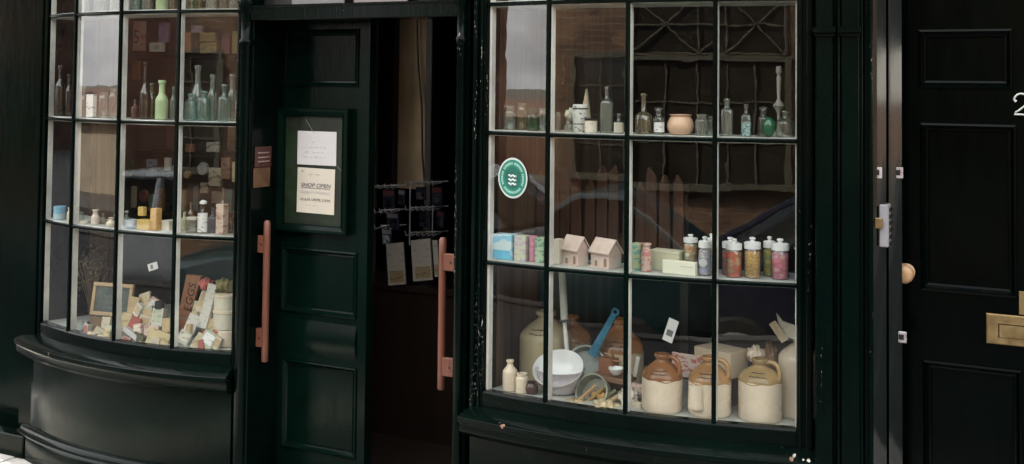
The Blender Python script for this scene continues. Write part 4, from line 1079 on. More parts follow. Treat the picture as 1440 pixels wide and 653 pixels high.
def cottage(px, yt, yb, wpx, label):
    loc, H, R = spot(1, 2, px, yt, wpx, .075); L, D = R*1.62, R*1.05; e = H*.56
    t = thing('model_cottage', label, 'model house', loc, (0, 0, -.42), 'pale model cottages on the third shelf')
    wm = plain('pale clay wall', (.56, .42, .37), .7, .10, 20); rm = plain('pale clay roof', (.60, .47, .41), .7, .12, 24); dk = plain('dark clay paint', (.25, .15, .11), .7)  # dark brown for the doorway and front window
    mb = MB(); mb.prism([(-D/2, 0), (D/2, 0), (D/2, e), (0, H*.96), (-D/2, e)], -L/2, L/2, mat=Matrix(((0,1,0,0),(1,0,0,0),(0,0,1,0),(0,0,0,1))))
    mb.build('wall', wm, t, bevel=.001)
    mb = MB()
    for s in (-1, 1):
        mb.rings([[(x, s*(D/2+.006), e-.006), (x, 0, H), (x, 0, H+.004), (x, s*(D/2+.008), e-.001)] for x in (-L/2-.005, L/2+.005)])
    mb.build('roof', rm, t)
    def arch(x, w_, h, z0, y):
        p = [(x-w_/2, z0), (x+w_/2, z0)]+[(x+w_/2*math.cos(PI*i/8), z0+h+w_/2*math.sin(PI*i/8)) for i in range(9)]
        q = MB(); q.prism(p, y-.0016, y-.0004); return q
    arch(-L*.18, L*.26, e*.30, .004, -D/2).build('door', m_cream, t)
    arch(-L*.18, L*.13, e*.28, .004, -D/2-.0014).build('doorway', dk, t)
    arch(L*.30, L*.14, e*.40, .006, -D/2).build('window', dk, t)
    q = MB(); q.prism([(D*.1, .01), (D*.34, .01), (D*.34, e*.6), (D*.1, e*.6)], L/2+.0003, L/2+.0014, mat=Matrix(((0,1,0,0),(1,0,0,0),(0,0,1,0),(0,0,0,1))))
    q.build('window', m_cream, t)
    q = MB(); q.box(-L/2-.004, L/2+.006, -D/2-.010, -D/2-.0008, 0, .004); q.build('step', wm, t)
cottage(809, 333, 378, 40, 'left of two pale clay model cottages, against the cream box')
cottage(852, 337, 382, 46, 'right of two pale clay model cottages, near the second glazing bar')
can(1, 2, 895, 342, 18, decor('teal leaf pot', (.42, .44, .26), (.04, .28, .28), 40), 'patterned_pot', 'teal and yellow patterned pot right of the second glazing bar', 'pot', .06)
bottle(1, 2, 909, 342, 15, decor('pink check', (.60, .42, .36), (.42, .14, .14), 40), 'small pink patterned bottle beside the teal pot', .045, nr=.7, nh=.14, sh=.2)
carton(1, 2, 939, 352, 44, plain('ivory box', (.58, .55, .40), .6, .06), 'long ivory box behind the white card', .10, .05, lid=True)
carton(1, 2, 956, 367, 50, plain('price card', (.74, .72, .58), .6, .04), 'folded ivory price card in front of the long box', .035, .02, patch=(m_inkp, .55, .92, .62, .66))
def sweet_jar(px, yt, wpx, back, fill, label, lab=None, zoff=0):
    loc, H, R = spot(1, 2, px, yt, wpx, back, zoff); R *= .95; hb = H*.74
    o = lathe_thing('sweet_jar', label, 'sweet jar', loc, [(0, .001), (R*.92, 0), (R, .004), (R, hb*.90), (R*.86, hb*.97), (R*.82, hb)], m_clear, 'sweet jars on the third shelf of the right bow')
    sub_lathe('sweets', [(0, .003), (R*.90, .003), (R*.95, .006), (R*.95, hb*.86), (R*.6, hb*.9), (0, hb*.91)], fill, o)
    sub_lathe('lid', [(R*.80, hb*.95), (R*1.02, hb*.96), (R*1.02, H*.86), (R*.80, H*.88), (R*.30, H*.89), (R*.24, H*.91), (R*.40, H*.95), (R*.34, H*.985), (0, H)], m_enamel, o)
    if lab: band('label', R, hb*.12, hb*.62, lab, o, 2.4)
    return o
def sweets(nm, a, b, sc=60):
    if nm in MATS: return MATS[nm]
    m, nt, out = newmat(nm); p = N(nt, 'ShaderNodeBsdfPrincipled'); p.inputs['Roughness'].default_value = .4
    vo = N(nt, 'ShaderNodeTexVoronoi'); vo.inputs['Scale'].default_value = sc; nt.links.new(coords(nt, (1, 1, 1.6)), vo.inputs['Vector'])
    sp = N(nt, 'ShaderNodeSeparateColor'); nt.links.new(vo.outputs['Color'], sp.inputs[0])
    a, b = [min(.9, q*1.5) for q in a], [min(.9, q*1.5) for q in b]
    c = ramp(nt, sp.outputs[0], .35, .65, c4(a), c4(b)); d = ramp(nt, vo.outputs['Distance'], .3, .75, (1,1,1,1), (.62,.58,.58,1))
    nt.links.new(mix(nt, 1.0, c, d, 'MULTIPLY'), p.inputs['Base Color'])
    nt.links.new(bump(nt, vo.outputs['Distance'], .5, .003), p.inputs['Normal'])
    nt.links.new(p.outputs[0], out.inputs[0]); MATS[nm] = m; return m
sweet_jar(971, 329, 21, .09, sweets('cream brown sweets', (.55, .28, .14), (.72, .66, .48)), 'sweet jar of cream and brown twists standing behind the price card', zoff=.03)
sweet_jar(991, 332, 19, .045, sweets('lilac sweets', (.46, .42, .55), (.60, .54, .62), 90), 'sweet jar of lilac sweets with a round white label', lab=plain('lilac label', (.30, .30, .40), .6))
loc, H, R = spot(1, 2, 991, 332, 19, .045)
mb = MB(); mb.lathe([(0, 0), (R*.62, 0), (R*.62, .0006), (0, .0006)], 20, mat=Matrix.Translation((R*.05, -R*1.03, H*.34)) @ Matrix.Rotation(PI/2, 4, 'X'))
mb.build('round_label', m_paper, [o for o in bpy.data.objects if o.get('label', '').startswith('sweet jar of lilac')][0])
sweet_jar(1000, 328, 14, .12, sweets('pink white sweets', (.62, .40, .45), (.70, .62, .62)), 'sweet jar hidden behind the third glazing bar and the lilac jar')
sweet_jar(1027, 333, 24, .085, sweets('toffee red sweets', (.62, .10, .04), (.34, .16, .07), 48), 'sweet jar of red and toffee sweets, first in the last pane')
sweet_jar(1032, 335, 23, .045, sweets('orange red sweets', (.58, .085, .03), (.46, .24, .12), 44), 'sweet jar of orange-red sweets in front of the toffee jar')
sweet_jar(1058, 333, 24, .05, sweets('golden sweets', (.60, .36, .10), (.50, .26, .08), 120), 'sweet jar packed with golden humbugs')
sweet_jar(1082, 332, 18, .10, sweets('lime sweets', (.34, .40, .10), (.52, .40, .10), 50), 'sweet jar of lime green sweets behind the pink jar')
sweet_jar(1097, 335, 26, .05, sweets('pink sweets', (.62, .15, .25), (.66, .30, .36), 55), 'sweet jar of bright pink sweets at the right end')

# ---- right bow, bottom display
def flagon(px, yt, wpx, back, label, top, body=None, handle=1, sh=.60, name='stoneware_flagon', group='stoneware flagons', stamp=True, dip=.0):
    loc, H, R = spot(1, 3, px, yt, wpx, back)
    body = body or m_stone
    o = lathe_thing(name, label, 'flagon', loc, [(0, .001), (R*.93, 0), (R*.985, .004), (R, H*.05), (R, H*(sh-.02)), (R*.99, H*sh)], body, group, 2, 0, 40)
    pr = [(R*1.004, H*(sh-.015-dip)), (R*.985, H*(sh+.03))]
    for i in range(1, 8):
        a = i/7; pr.append((R*(.975-.66*a**1.15), H*(sh+.03+(.885-sh-.03)*a**.85)))
    n = R*.30
    pr += [(n, H*.90), (n*1.02, H*.93), (n*1.28, H*.94), (n*1.32, H*.985), (n*1.2, H), (n*.8, H), (n*.75, H*.94)]
    mb = MB(); mb.lathe(pr, 40); ph = px*.7
    for i in range(40):
        x, y, z = mb.v[i]; a = 2*PI*i/40; mb.v[i] = (x, y, z-H*(.012+.012*math.sin(3*a+ph)+.010*math.sin(7*a+ph*2)))
    g = mb.build('glazed_top', top, o, smooth=True)
    if handle:
        an = math.radians(-12 if handle > 0 else 192); d = Vector((math.cos(an), math.sin(an), 0)); pts = []
        for x, z in ((.26, .93), (.48, .965), (.72, .955), (.90, .90), (.975, .80), (.96, .70), (.86, .655)):
            pts.append(d*R*x+Vector((0, 0, H*z)))
        sm = []
        for i in range(len(pts)-1):
            for q in range(3): sm.append(pts[i].lerp(pts[i+1], q/3))
        sm.append(pts[-1]); mb = MB(); mb.tube(sm, R*.105, 10); mb.build('handle', top, o, smooth=True)
    if stamp:
        mb = MB(); rnd = random.Random(int(px))
        for r in range(2):
            for i in range(6):
                a = FRONT-.55+i*.16; zz = H*(sh+.09+.055*r); u = (zz/H-sh-.03)/(.885-sh-.03); rr = R*(.975-.66*max(.01, u)**1.35)+.0015
                p = Vector((rr*math.cos(a), rr*math.sin(a), zz)); t = Vector((-math.sin(a), math.cos(a), 0))
                mb.tube([p-t*R*.05, p+t*R*.05+Vector((0, 0, rnd.uniform(-.003, .003)))], R*.022, 5)
        mb.build('stamp', m_stamp, o)
    return o
m_top1 = plain('orange brown glaze', (.25, .105, .038), .18, .30, 7, bmp=.06)
m_top2 = plain('ochre and brown glaze', (.34, .195, .080), .16, .55, 5, bmp=.06, col2=(.17, .075, .030))
m_top3 = plain('straw glaze', (.37, .245, .105), .16, .30, 7, bmp=.06)
flagon(931, 497, 57, .085, 'cream flagon with orange-brown shoulder, left of three at the front', m_top1)
flagon(998, 501, 60, .095, 'cream flagon with mottled brown neck, in the middle of three at the front', m_top2)
flagon(1069, 504, 61, .085, 'cream flagon with straw coloured shoulder, right of three at the front', m_top3, sh=.66)
flagon(1124, 470, 58, .15, 'tall plain cream flagon half hidden by the right jamb', m_stone, sh=.70, handle=0, stamp=False, group=None)
m_drab = plain('drab stoneware', (.42, .35, .22), .4, .15, 6)
flagon(767, 437, 74, .26, 'largest drab cream flagon behind the white colander', m_drab, m_drab, 0, .62, group=None)
flagon(803, 444, 56, .40, 'brown shouldered flagon half hidden by the ladle shaft', m_brn_gl, m_stoned, 0, .60, group=None, stamp=False)
flagon(872, 448, 66, .32, 'flagon with brown shoulder behind the blue handled saucepan', m_brn_gl, m_stoned, 0, .55, group=None)
bottle(1, 3, 717, 506, 21, m_stone, 'cream stoneware ginger beer bottle at the left end of the bottom display', .06, nr=.40, nh=.14, sh=.26, group='stoneware bottles')
bottle(1, 3, 734, 525, 18, m_stone, 'short wide cream stoneware jar beside the ginger beer bottle', .055, 'jar', .78, .16, group='stoneware bottles')
can(1, 3, 748, 537, 18, m_brnbot, 'brown_jar', 'round dark brown jar against the white colander', 'jar', .06, round_=True)
# white enamel colander tipped on a second bowl
loc, H, R = spot(1, 3, 788, 507, 68, .125)
mb = MB(); mb.lathe([(0, 0), (R*.55, .001), (R*.72, H*.10), (R*.94, H*.50), (R, H*.72), (R*1.03, H*.74), (R*1.0, H*.755), (R*.96, H*.72), (R*.90, H*.5), (R*.68, H*.12), (0, H*.04)], 36)
o = mb.build('enamel_bowl', m_enrim, None, smooth=True, loc=loc); tag(o, 'mauve-white enamel bowl under the tipped white colander', 'bowl')
mb = MB(); h2 = R*.62
pr = [(0, -h2), (R*.45, -h2*.98), (R*.80, -h2*.62), (R*.98, -.012), (R*1.06, -.004), (R*1.075, .0), (R*1.06, .004), (R*.96, -.004), (R*.78, -h2*.55), (R*.44, -h2*.9), (0, -h2*.93)]
mb.lathe(pr, 40)
o = mb.build('colander', m_enamel, None, smooth=True, loc=loc+Vector((-.004, -.012, H*.78))); o.rotation_euler = (math.radians(30), math.radians(4), 0)
tag(o, 'white enamel colander tipped towards the street, left bottom display', 'colander')
# long handled white ladle
Yl = glass_t(1, 795, .6).y+.20; a, b = at(790, 380, Yl), at(799, 515, Yl); c2 = at(794, 452, Yl)
t = thing('ladle', 'long pale enamel ladle handle rising out of the colander', 'ladle', b)
mb = MB(); mb.tube([(0, 0, 0), Vector(c2)-b], [.0085, .0075], 10); mb.build('handle', m_enamel, t, smooth=True)
mb = MB(); mb.tube([Vector(c2)-b, Vector(a)-b], [.0135, .0125], 12); mb.build('shaft', plain('pale grey tube', (.50, .50, .46), .4, .1), t, smooth=True)
mb = MB(); q = Vector(c2)-b; mb.tube([q+Vector((-.013, -.01, 0)), q+Vector((.02, -.014, .006)), q+Vector((.026, -.014, -.012))], .005, 8); mb.build('hook', m_black, t, smooth=True)
# saucepans
def pan(px, py, wpx, back, tx, tz, mat, label, hpts=None, hmat=None):
    Y = glass_t(1, px, .65).y+back; c = at(px, py, Y); R = wpx/2/proj(c)[2]
    t = thing('saucepan', label, 'saucepan', c)
    mb = MB(); mb.lathe([(0, 0), (R*.80, 0), (R*.9, .01), (R*.98, R*.8), (R*1.05, R*.82), (R*1.05, R*.86), (R*.95, R*.84), (R*.86, .02), (0, .012)], 36, mat=Matrix.Rotation(tx, 4, 'X') @ Matrix.Rotation(tz, 4, 'Y'))
    mb.build('pan_body', mat, t, smooth=True)
    if hpts:
        A, B = at(*hpts[0], Y-.03)-c, at(*hpts[1], Y-.015)-c; d = (B-A).normalized(); sd = Vector((0, 1, 0)).cross(d).normalized(); n = Vector((0, -1, 0))
        secs = []
        for u, w_ in ((0, .019), (.15, .016), (.6, .0125), (.9, .0115)):
            p = A.lerp(B, u); secs.append([p+sd*w_+n*.0, p+sd*w_*.7+n*.004, p-sd*w_*.7+n*.004, p-sd*w_, p-sd*w_*.7-n*.004, p+sd*w_*.7-n*.004])
        mb = MB(); mb.rings(secs); h = mb.build('handle', hmat, t, bevel=.001)
        mb = MB(); ctr = A.lerp(B, .955); pts = [ctr+(d*math.cos(2*PI*i/16)+sd*math.sin(2*PI*i/16))*.0105 for i in range(17)]; mb.tube(pts, .0045, 8); mb.build('hanging_ring', hmat, h, smooth=True)
    return t
pan(826, 518, 52, .25, math.radians(62), math.radians(14), m_greyen, 'grey enamel saucepan with a long blue handle pointing up', ((832, 500), (867, 436)), m_blueen)
pan(842, 556, 50, .13, math.radians(66), math.radians(-10), plain('worn grey tin', (.24, .25, .20), .35, .4, 12), 'battered grey tin pan lying on its side below the blue handle')
def low(px, y0, y1, wpx, back, mat, label, name, cat, depth=.04, rz=-.15, roll=0, rx=0, patch=None, bev=.0015):
    Y = glass_t(1, px, .62).y+back; a, b = at(px, y0, Y), at(px, y1, Y); s = proj(a)[2]; W, H = wpx/s, a.z-b.z
    mb = MB(); mb.box(-W/2, W/2, -depth/2, depth/2, 0, H); o = mb.build(name, mat, None, bevel=bev, loc=b); o.rotation_euler = (rx, roll, rz); tag(o, label, cat)
    if patch: mb = MB(); mb.box(-W*.42, W*.42, -depth/2-.0008, -depth/2-.0002, H*.2, H*.85); mb.build('printed_panel', patch, o)
    return o
low(856, 503, 527, 24, .21, m_egg, 'small reddish wooden box right of the grey saucepan', 'wooden_box', 'box')
low(862, 527, 534, 56, .19, wood('low brown shelf board', (.24, .13, .07), (.14, .07, .04), .6, 'X', 8), 'low brown board carrying the little white cup', 'board', 'board', .09)
Yc = glass_t(1, 866, .62).y+.16; cc = at(866, 527, Yc)
lathe_thing('cup', 'little white cup on the low brown board', 'cup', cc, [(0, 0), (.012, 0), (.02, .008), (.027, .022), (.026, .023), (.018, .009), (0, .004)], m_enamel, None)
mb = MB(); mb.tube([(0, 0, 0), (.002, 0, .05)], .005, 8); mb.tube([(.002, 0, .03), (.03, -.005, .032)], .003, 6)
o = mb.build('tap', plain('old copper', (.30, .12, .06), .35, .2, metal=.5), None, smooth=True, loc=at(861, 520, Yc+.02)); tag(o, 'small copper tap standing behind the little white cup', 'tap')
for (x0, y0, x1, y1, r, mt, lb) in ((800, 575, 838, 542, .006, wood('tool handle', (.42, .27, .13), (.28, .16, .07), .5, 'X'), 'thin straw coloured stick leaning left in the low heap'),
        (812, 578, 850, 545, .007, m_tan_gl, 'ochre stick lying across the low heap'), (826, 577, 866, 549, .006, plain('green stick', (.20, .22, .10), .6), 'greenish stick in the low heap'),
        (838, 575, 872, 556, .008, wood('pale stick', (.50, .36, .19), (.36, .22, .1), .5, 'X'), 'thick pale stick at the front of the low heap')):
    Y = glass_t(1, x0, .6).y+.09; a, b = at(x0, y0, Y-.03), at(x1, y1, Y+.02); mb = MB(); mb.tube([(0, 0, 0), b-a], r, 8); o = mb.build('wooden_stick', mt, None, smooth=True, loc=a); tag(o, lb, 'stick')
straw = plain('straw matting', (.44, .32, .17), .8, .5, 50, bmp=.6)
for px, y0, y1, wd, bk, mt, lb in ((812, 560, 580, 40, .07, straw, 'loose straw mat folded at the front of the low heap'), (850, 562, 584, 44, .06, plain('pale straw', (.50, .40, .25), .8, .4, 40), 'pale straw bundle at the foot of the second glazing bar'), (846, 549, 562, 30, .12, plain('orange straw', (.42, .22, .07), .8, .4, 40), 'orange straw bundle on top of the sticks')):
    cloth_lump(1, px, (y0+y1)/2, wd, y1-y0, bk, mt, lb, 'straw_bundle', 'straw', int(px))
cloth_lump(1, 884, 560, 28, 30, .10, printed('spotted cloth', (.62, .57, .50), (.14, .09, .08), 34, .58, .8), 'white cloth with dark spots behind the second glazing bar', 'spotted_cloth', 'cloth', 12)
low(893, 565, 588, 22, .08, pk1, 'ivory printed packet at the left side of the first flagon', 'packet', 'packet', .02)
low(896, 540, 556, 22, .14, pk3, 'pink printed packet above the ivory one, left of the first flagon', 'packet', 'packet', .02)
low(893, 500, 530, 6, .20, plain('thin pale strip', (.5, .48, .42), .6), 'thin pale upright strip behind the second glazing bar', 'strip', 'strip', .01, roll=.2)
o = low(966, 498, 531, 46, .20, printed('red lettered card', (.62, .50, .44), (.42, .09, .08), 42, .54, .9), 'cream card with red printing standing behind the flagons', 'printed_card', 'card', .01)
low(1014, 489, 525, 62, .22, plain('buff card box', (.56, .45, .32), .7, .08, 5), 'buff cardboard box behind the middle and right flagons', 'cardboard_box', 'box', .10, -.35)
low(1020, 525, 600, 40, .24, m_dkwood, 'dark brown stand under the buff cardboard box', 'stand', 'stand', .08, -.3)
cloth_lump(1, 1062, 499, 26, 24, .20, m_stone, 'round cream shell behind the right front flagon', 'shell', 'shell', 21)
cloth_lump(1, 1083, 505, 24, 44, .22, plain('brown pot', (.24, .13, .06), .4, .4), 'brown rounded pot between the right flagon and the tall cream one', 'brown_pot', 'pot', 22)
low(1047, 560, 600, 16, .16, plain('dark ledger', (.035, .03, .025), .6), 'dark upright ledger between the middle and right front flagons', 'ledger', 'book', .03)
# hanging stoneware tankard between the first two flagons
loc, H, R = spot(1, 3, 980, 541, 26, .045); zt = at(980, 541, loc.y).z; zb = at(980, 574, loc.y).z
H = zt-zb; loc.z = zb
t = lathe_thing('tankard', 'small cream tankard hung between the left and middle front flagons', 'tankard', loc, [(0, 0), (R*.96, 0), (R, .004), (R*.94, H*.5), (R*.90, H), (R*.82, H), (R*.84, H*.3), (0, .006)], m_stone)
mb = MB(); mb.tube([(R*.85, -.004, H*.85), (R*1.25, -.006, H*.82), (R*1.45, -.006, H*.55), (R*1.2, -.005, H*.22), (R*.9, -.003, H*.16)], .0045, 8); mb.build('handle', m_stone, t, smooth=True)
# crumpled parcel paper on the tall flagon
Yp = glass_t(1, 1104, .8).y+.13
for j, (pts, mt, lb) in enumerate((([(1090, 441), (1100, 452), (1122, 459), (1122, 478), (1103, 473), (1096, 462)], m_cream, 'crumpled cream card on top of the tall right flagon'), ([(1083, 455), (1089, 452), (1108, 478), (1100, 482)], m_stoned, 'torn buff strip leaning on the crumpled cream card'))):
    q = [at(x, y, Yp-.02*j) for x, y in pts]; b0 = q[0]; mb = MB(); rnd = random.Random(j)
    mb.rings([[(p.x-b0.x, rnd.uniform(-.02, .02), p.z-b0.z) for p in q], [(p.x-b0.x, rnd.uniform(-.015, .015)+.006, p.z-b0.z+.001) for p in q]]); o = mb.build('torn_card', mt, None, loc=b0, bevel=.001); tag(o, lb, 'card')

# pointed slats behind the display
mb = MB(); Ys = .46
rnd = random.Random(3); xx = -1.884
scr = thing('slatted_screen', 'screen of worn reddish brown slats behind the model cottages', 'screen', (-1.6, Ys, .5567))
m_slat = wood('worn brown slat', (.105, .040, .021), (.030, .013, .008), .6, 'Z', 8)
zb = .42
for i in range(12):
    w_ = rnd.uniform(.040, .048); z1 = at(800, 240+rnd.uniform(-12, 14), Ys).z-.557; mb = MB(); x = xx+.002+i*.0495+1.6; k = rnd.uniform(.3, .7)
    mb.prism([(x, zb), (x+w_, zb), (x+w_*.92, z1-.035), (x+w_*(k+.1), z1-.004), (x+w_*(k-.1), z1), (x+w_*.08, z1-.03)], -.006, .006, mat=Matrix.Rotation(rnd.uniform(-.012, .012), 4, 'Y'))
    mb.build('slat', m_slat, scr, bevel=.003)
for za in (.46, .62): MB().box(xx+1.6, xx+1.6+.60, .0065, .022, za, za+.04).build('rail', m_dkwood, scr)
for xa in (xx+1.61, xx+2.17): MB().box(xa, xa+.03, .0225, .045, 0, .70).build('post', m_dkwood, scr)

# round sticker on the glass
def on_glass(px, py, w=1):
    g = glass_t(w, px, at(px, py, 0).z); Y = g.y; c = at(px, py, Y); 
    g2 = glass_t(w, px+8, c.z); t = (g2-g); t.z = 0; t.normalize(); return c, t
c, tg = on_glass(721.5, 250.5)
ang = math.atan2(tg.y, tg.x); sx = (proj(c+tg*.01)[0]-proj(c-tg*.01)[0])/.02; sz = (proj(c+Vector((0,0,-.01)))[1]-proj(c-Vector((0,0,-.01)))[1])/.02
rx, rz = 20.5/sx, 28.5/sz
nrm = Vector((tg.y, -tg.x, 0))
t = thing('sticker', 'oval green window sticker with white rim on the leftmost pane', 'sticker', c+nrm*.0022, (0, 0, ang))
def disc(r0, r1, y, a0=0, a1=2*PI, n=48):
    mb = MB(); vs = []; k = n+1
    for i in range(k):
        a = a0+(a1-a0)*i/n
        vs += [(rx*r1*math.cos(a), y, rz*r1*math.sin(a)), (rx*r0*math.cos(a), y, rz*r0*math.sin(a))]
    mb.add(vs, [(2*i, 2*i+2, 2*i+3, 2*i+1) for i in range(n)]); return mb
m_stg = plain('sticker green', (.012, .17, .115), .35, .2, 20, bmp=0); m_stg2 = plain('sticker deep green', (.008, .105, .075), .35, .2, 20, bmp=0); m_stw = plain('sticker white', (.46, .50, .47), .4, .05, bmp=0)
disc(0, 1, 0).build('rim', m_stw, t); disc(0, .905, -.0006).build('green_disc', m_stg, t); disc(0, .55, -.0010).build('centre', m_stg2, t)
mb = MB()
for i in range(34):
    a = math.radians(205-i*7.0)
    if i % 9 == 8: continue
    mb.add(disc(.66, .78, -.0012, a-.035, a+.035, 2).v, [(0, 2, 3, 1), (2, 4, 5, 3)])
for i in range(16):
    a = math.radians(222+i*6.2); mb.add(disc(.66, .78, -.0012, a-.03, a+.03, 2).v, [(0, 2, 3, 1), (2, 4, 5, 3)])
mb.build('ring_lettering', plain('sticker pale green', (.36, .55, .47), .4, .1, bmp=0), t)
mb = MB()
for r in range(3):
    z = rz*(.10-.20*r); pts = [(rx*(-.26+.52*i/12), -.0018, z+rz*.035*math.sin(i/12*4*PI+.6)) for i in range(13)]
    mb.tube(pts, rz*.050, 5)
mb.build('wave_emblem', m_stw, t)

# paper notices on the shop door case
def notice(px0, px1, py0, py1, mat, label, lines, rot=0):
    r = rect(px0, px1, py0, py1, YB-.002); cx_, cz_ = (r[0]+r[1])/2, (r[2]+r[3])/2; W, H = r[1]-r[0], r[3]-r[2]
    mb = MB(); nx = 10
    f_ = [[(-W/2+W*i/nx, -.0012-.0016*math.sin(3*i/nx)*math.sin(PI*j/6), -H/2+H*j/6) for i in range(nx+1)] for j in range(7)]
    mb.rings(f_, False, False); mb.box(-W/2, W/2, .0, .0006, -H/2, H/2)
    o = mb.build('paper_notice', mat, None, loc=(cx_, YB-.0015, cz_)); o.rotation_euler = (0, rot, 0); tag(o, label, 'notice')
    for body, zz, sz_, mt, sh in lines:
        tx = text('lettering', body, sz_*H, mt, o, (0, -.0038, (zz-.5)*H), shear=sh, ext=.0002)
        wd = tx.dimensions.x if tx.dimensions.x else 1
        tx.scale = (W*.80/max(1e-4, wd), 1, 1) if wd > W*.80 or True else (1, 1, 1)
    return o
notice(418.5, 473, 185, 232.5, m_paper, 'upper white paper notice with faint grey lines on the shop door', [])
o = [x for x in bpy.data.objects if x.get('label', '').startswith('upper white paper')][0]
def squiggle(o, W, zz, h, seed, x0=-.36, x1=.36, mat=None, name='faint_line'):
    rnd = random.Random(seed); mb = MB(); x = x0*W
    while x < x1*W:
        n = rnd.randint(2, 6); st = .0050
        if x+n*st > x1*W: break
        mb.tube([(x+i*st*.8, -.0036, zz+rnd.uniform(-h, h)) for i in range(n)], .00085, 4); x += n*st+.004
    mb.build(name, mat or m_inkp, o)
Wn, Hn = o.dimensions.x, o.dimensions.z
for i, (zz, a) in enumerate(((.18, .10), (.02, .34), (-.12, .30), (-.26, .36))): squiggle(o, Wn, zz*Hn, .0022, i+3, -a, a)
o = notice(418, 470.5, 237, 300.5, m_cream, 'lower cream paper notice reading SHOP OPEN on the shop door',
       [('SHOP OPEN', .62, .115, m_ink, .25), ('TUESDAY-SATURDAY', .46, .075, m_inkp, 0), ('10 A.M. UNTIL 5 P.M.', .30, .085, m_ink, .1)], .012)
Wn, Hn = o.dimensions.x, o.dimensions.z
mb = MB(); mb.box(-Wn*.38, Wn*.38, -.0040, -.0036, Hn*.055, Hn*.065); mb.build('underline', m_ink, o)
squiggle(o, Wn, -.32*Hn, .0014, 31, -.24, .24); squiggle(o, Wn, .36*Hn, .002, 33, -.2, .25)
mb = MB(); mb.lathe([(0, 0), (.003, 0), (.003, .001), (0, .0015)], 10, mat=Matrix.Translation((-Wn*.36, -.004, Hn*.43)) @ Matrix.Rotation(PI/2, 4, 'X')); mb.build('pin', plain('green pin', (.03, .3, .08), .4), o)

# plaques on the left reveal of the doorway (surface faces +X)
def yz_on_x(px, py, X):
    v = CF + CR*((px-720)/F_PX) - CU*((py-CY)/F_PX); t = (X-CAM.x)/v.x; q = CAM+v*t; return q.y, q.z
def plaque(px0, px1, py0, py1, mat, label, lines=()):
    X = XD0; ya, za = yz_on_x(px0, py0, X); yb_, zb = yz_on_x(px1, py1, X); ya = max(ya, .01); yb_ = min(yb_, .18)
    o = MB().box(-.0005, .005, -(yb_-ya)/2, (yb_-ya)/2, -(za-zb)/2, (za-zb)/2).build('wall_plaque', mat, None, bevel=.001, loc=(X+.001, (ya+yb_)/2, (za+zb)/2)); tag(o, label, 'plaque')
    for i, zz in enumerate(lines):
        mb = MB(); rnd = random.Random(i+int(px0)); w_ = (yb_-ya); y = -w_*.34
        while y < w_*.34: n = rnd.uniform(.004, .012); mb.box(.0052, .0058, y, min(y+n, w_*.36), zz*(za-zb)-.0026, zz*(za-zb)+.0026); y += n+.003
        mb.build('lettering', plain('plaque letters', (.34, .25, .22), .5), o)
plaque(358, 380, 207, 234, plain('dark red plaque', (.055, .018, .015), .35, .2), 'dark red enamel plaque with pale lettering beside the doorway', (.2, -.02, -.22))
plaque(356, 378, 237, 262, plain('brown plaque', (.10, .050, .022), .5, .3), 'plain brown plaque below the dark red one beside the doorway')

# car permit reflections, made as printed cards hung behind the glass
def ticket(px, py, w, wpx, hpx, rot, label):
    Y = glass_t(w, px, .8).y+.03; c = at(px, py, Y); s = proj(c)[2]; W, H = wpx/s, hpx/s
    mb = MB(); mb.box(-W/2, W/2, -.0006, .0006, -H/2, H/2); o = mb.build('permit_reflection', m_paper, None, loc=c); o.rotation_euler = (0, rot, 0); tag(o, label, 'ticket')
    for a, b, cc_, d in ((-.3, .3, -.25, .02), (-.18, .18, .12, .20), (-.2, .2, .26, .34)):
        mb = MB(); mb.box(a*W, b*W, -.0012, -.0007, cc_*H, d*H); mb.build('print', m_ink if a == -.3 else m_inkp, o)
ticket(943, 465, 1, 15, 33, .32, 'car permit reflection made as a white card tilted above the left front flagon')
ticket(215, 375, 0, 10, 18, 1.25, 'car permit reflection made as a white card askew high behind the third pane')

# ---- seen through the open door
YR = 1.0
t0 = at(578, 345, YR); rk = thing('wire_rack', 'wire display rack with hooked prongs inside the open doorway', 'rack', t0)
def L_(*pts): return [at(x, y, YR)-t0 for x, y in pts]
m_wire = plain('dull steel wire', (.60, .60, .62), .35, .1, metal=.3)
mb = MB(); mb.tube(L_((577, 254), (576, 345)), .004, 6); mb.build('post', m_wire, rk)
mb = MB(); mb.tube(L_((609, 258), (608, 330)), .003, 6); mb.build('post', m_wire, rk)
for (x0, x1, y, n) in ((524, 574, 262, 5), (579, 630, 257, 6), (536, 572, 296, 4), (579, 630, 292, 6), (536, 572, 318, 3), (579, 630, 327, 6)):
    mb = MB(); mb.tube(L_((x0, y), (x1, y-2)), .0028, 6); mb.build('bar', m_wire, rk)
    for i in range(n):
        x = x0+4+(x1-x0-6)*i/n; p = at(x, y, YR)-t0; mb = MB()
        mb.tube([p, p+Vector((.012, -.09, -.004)), p+Vector((.014, -.105, .018))], .0026, 5); mb.build('prong', m_wire, rk)
nav = printed('navy packet', (.008, .010, .036), (.06, .05, .10), 26, .60, .7)
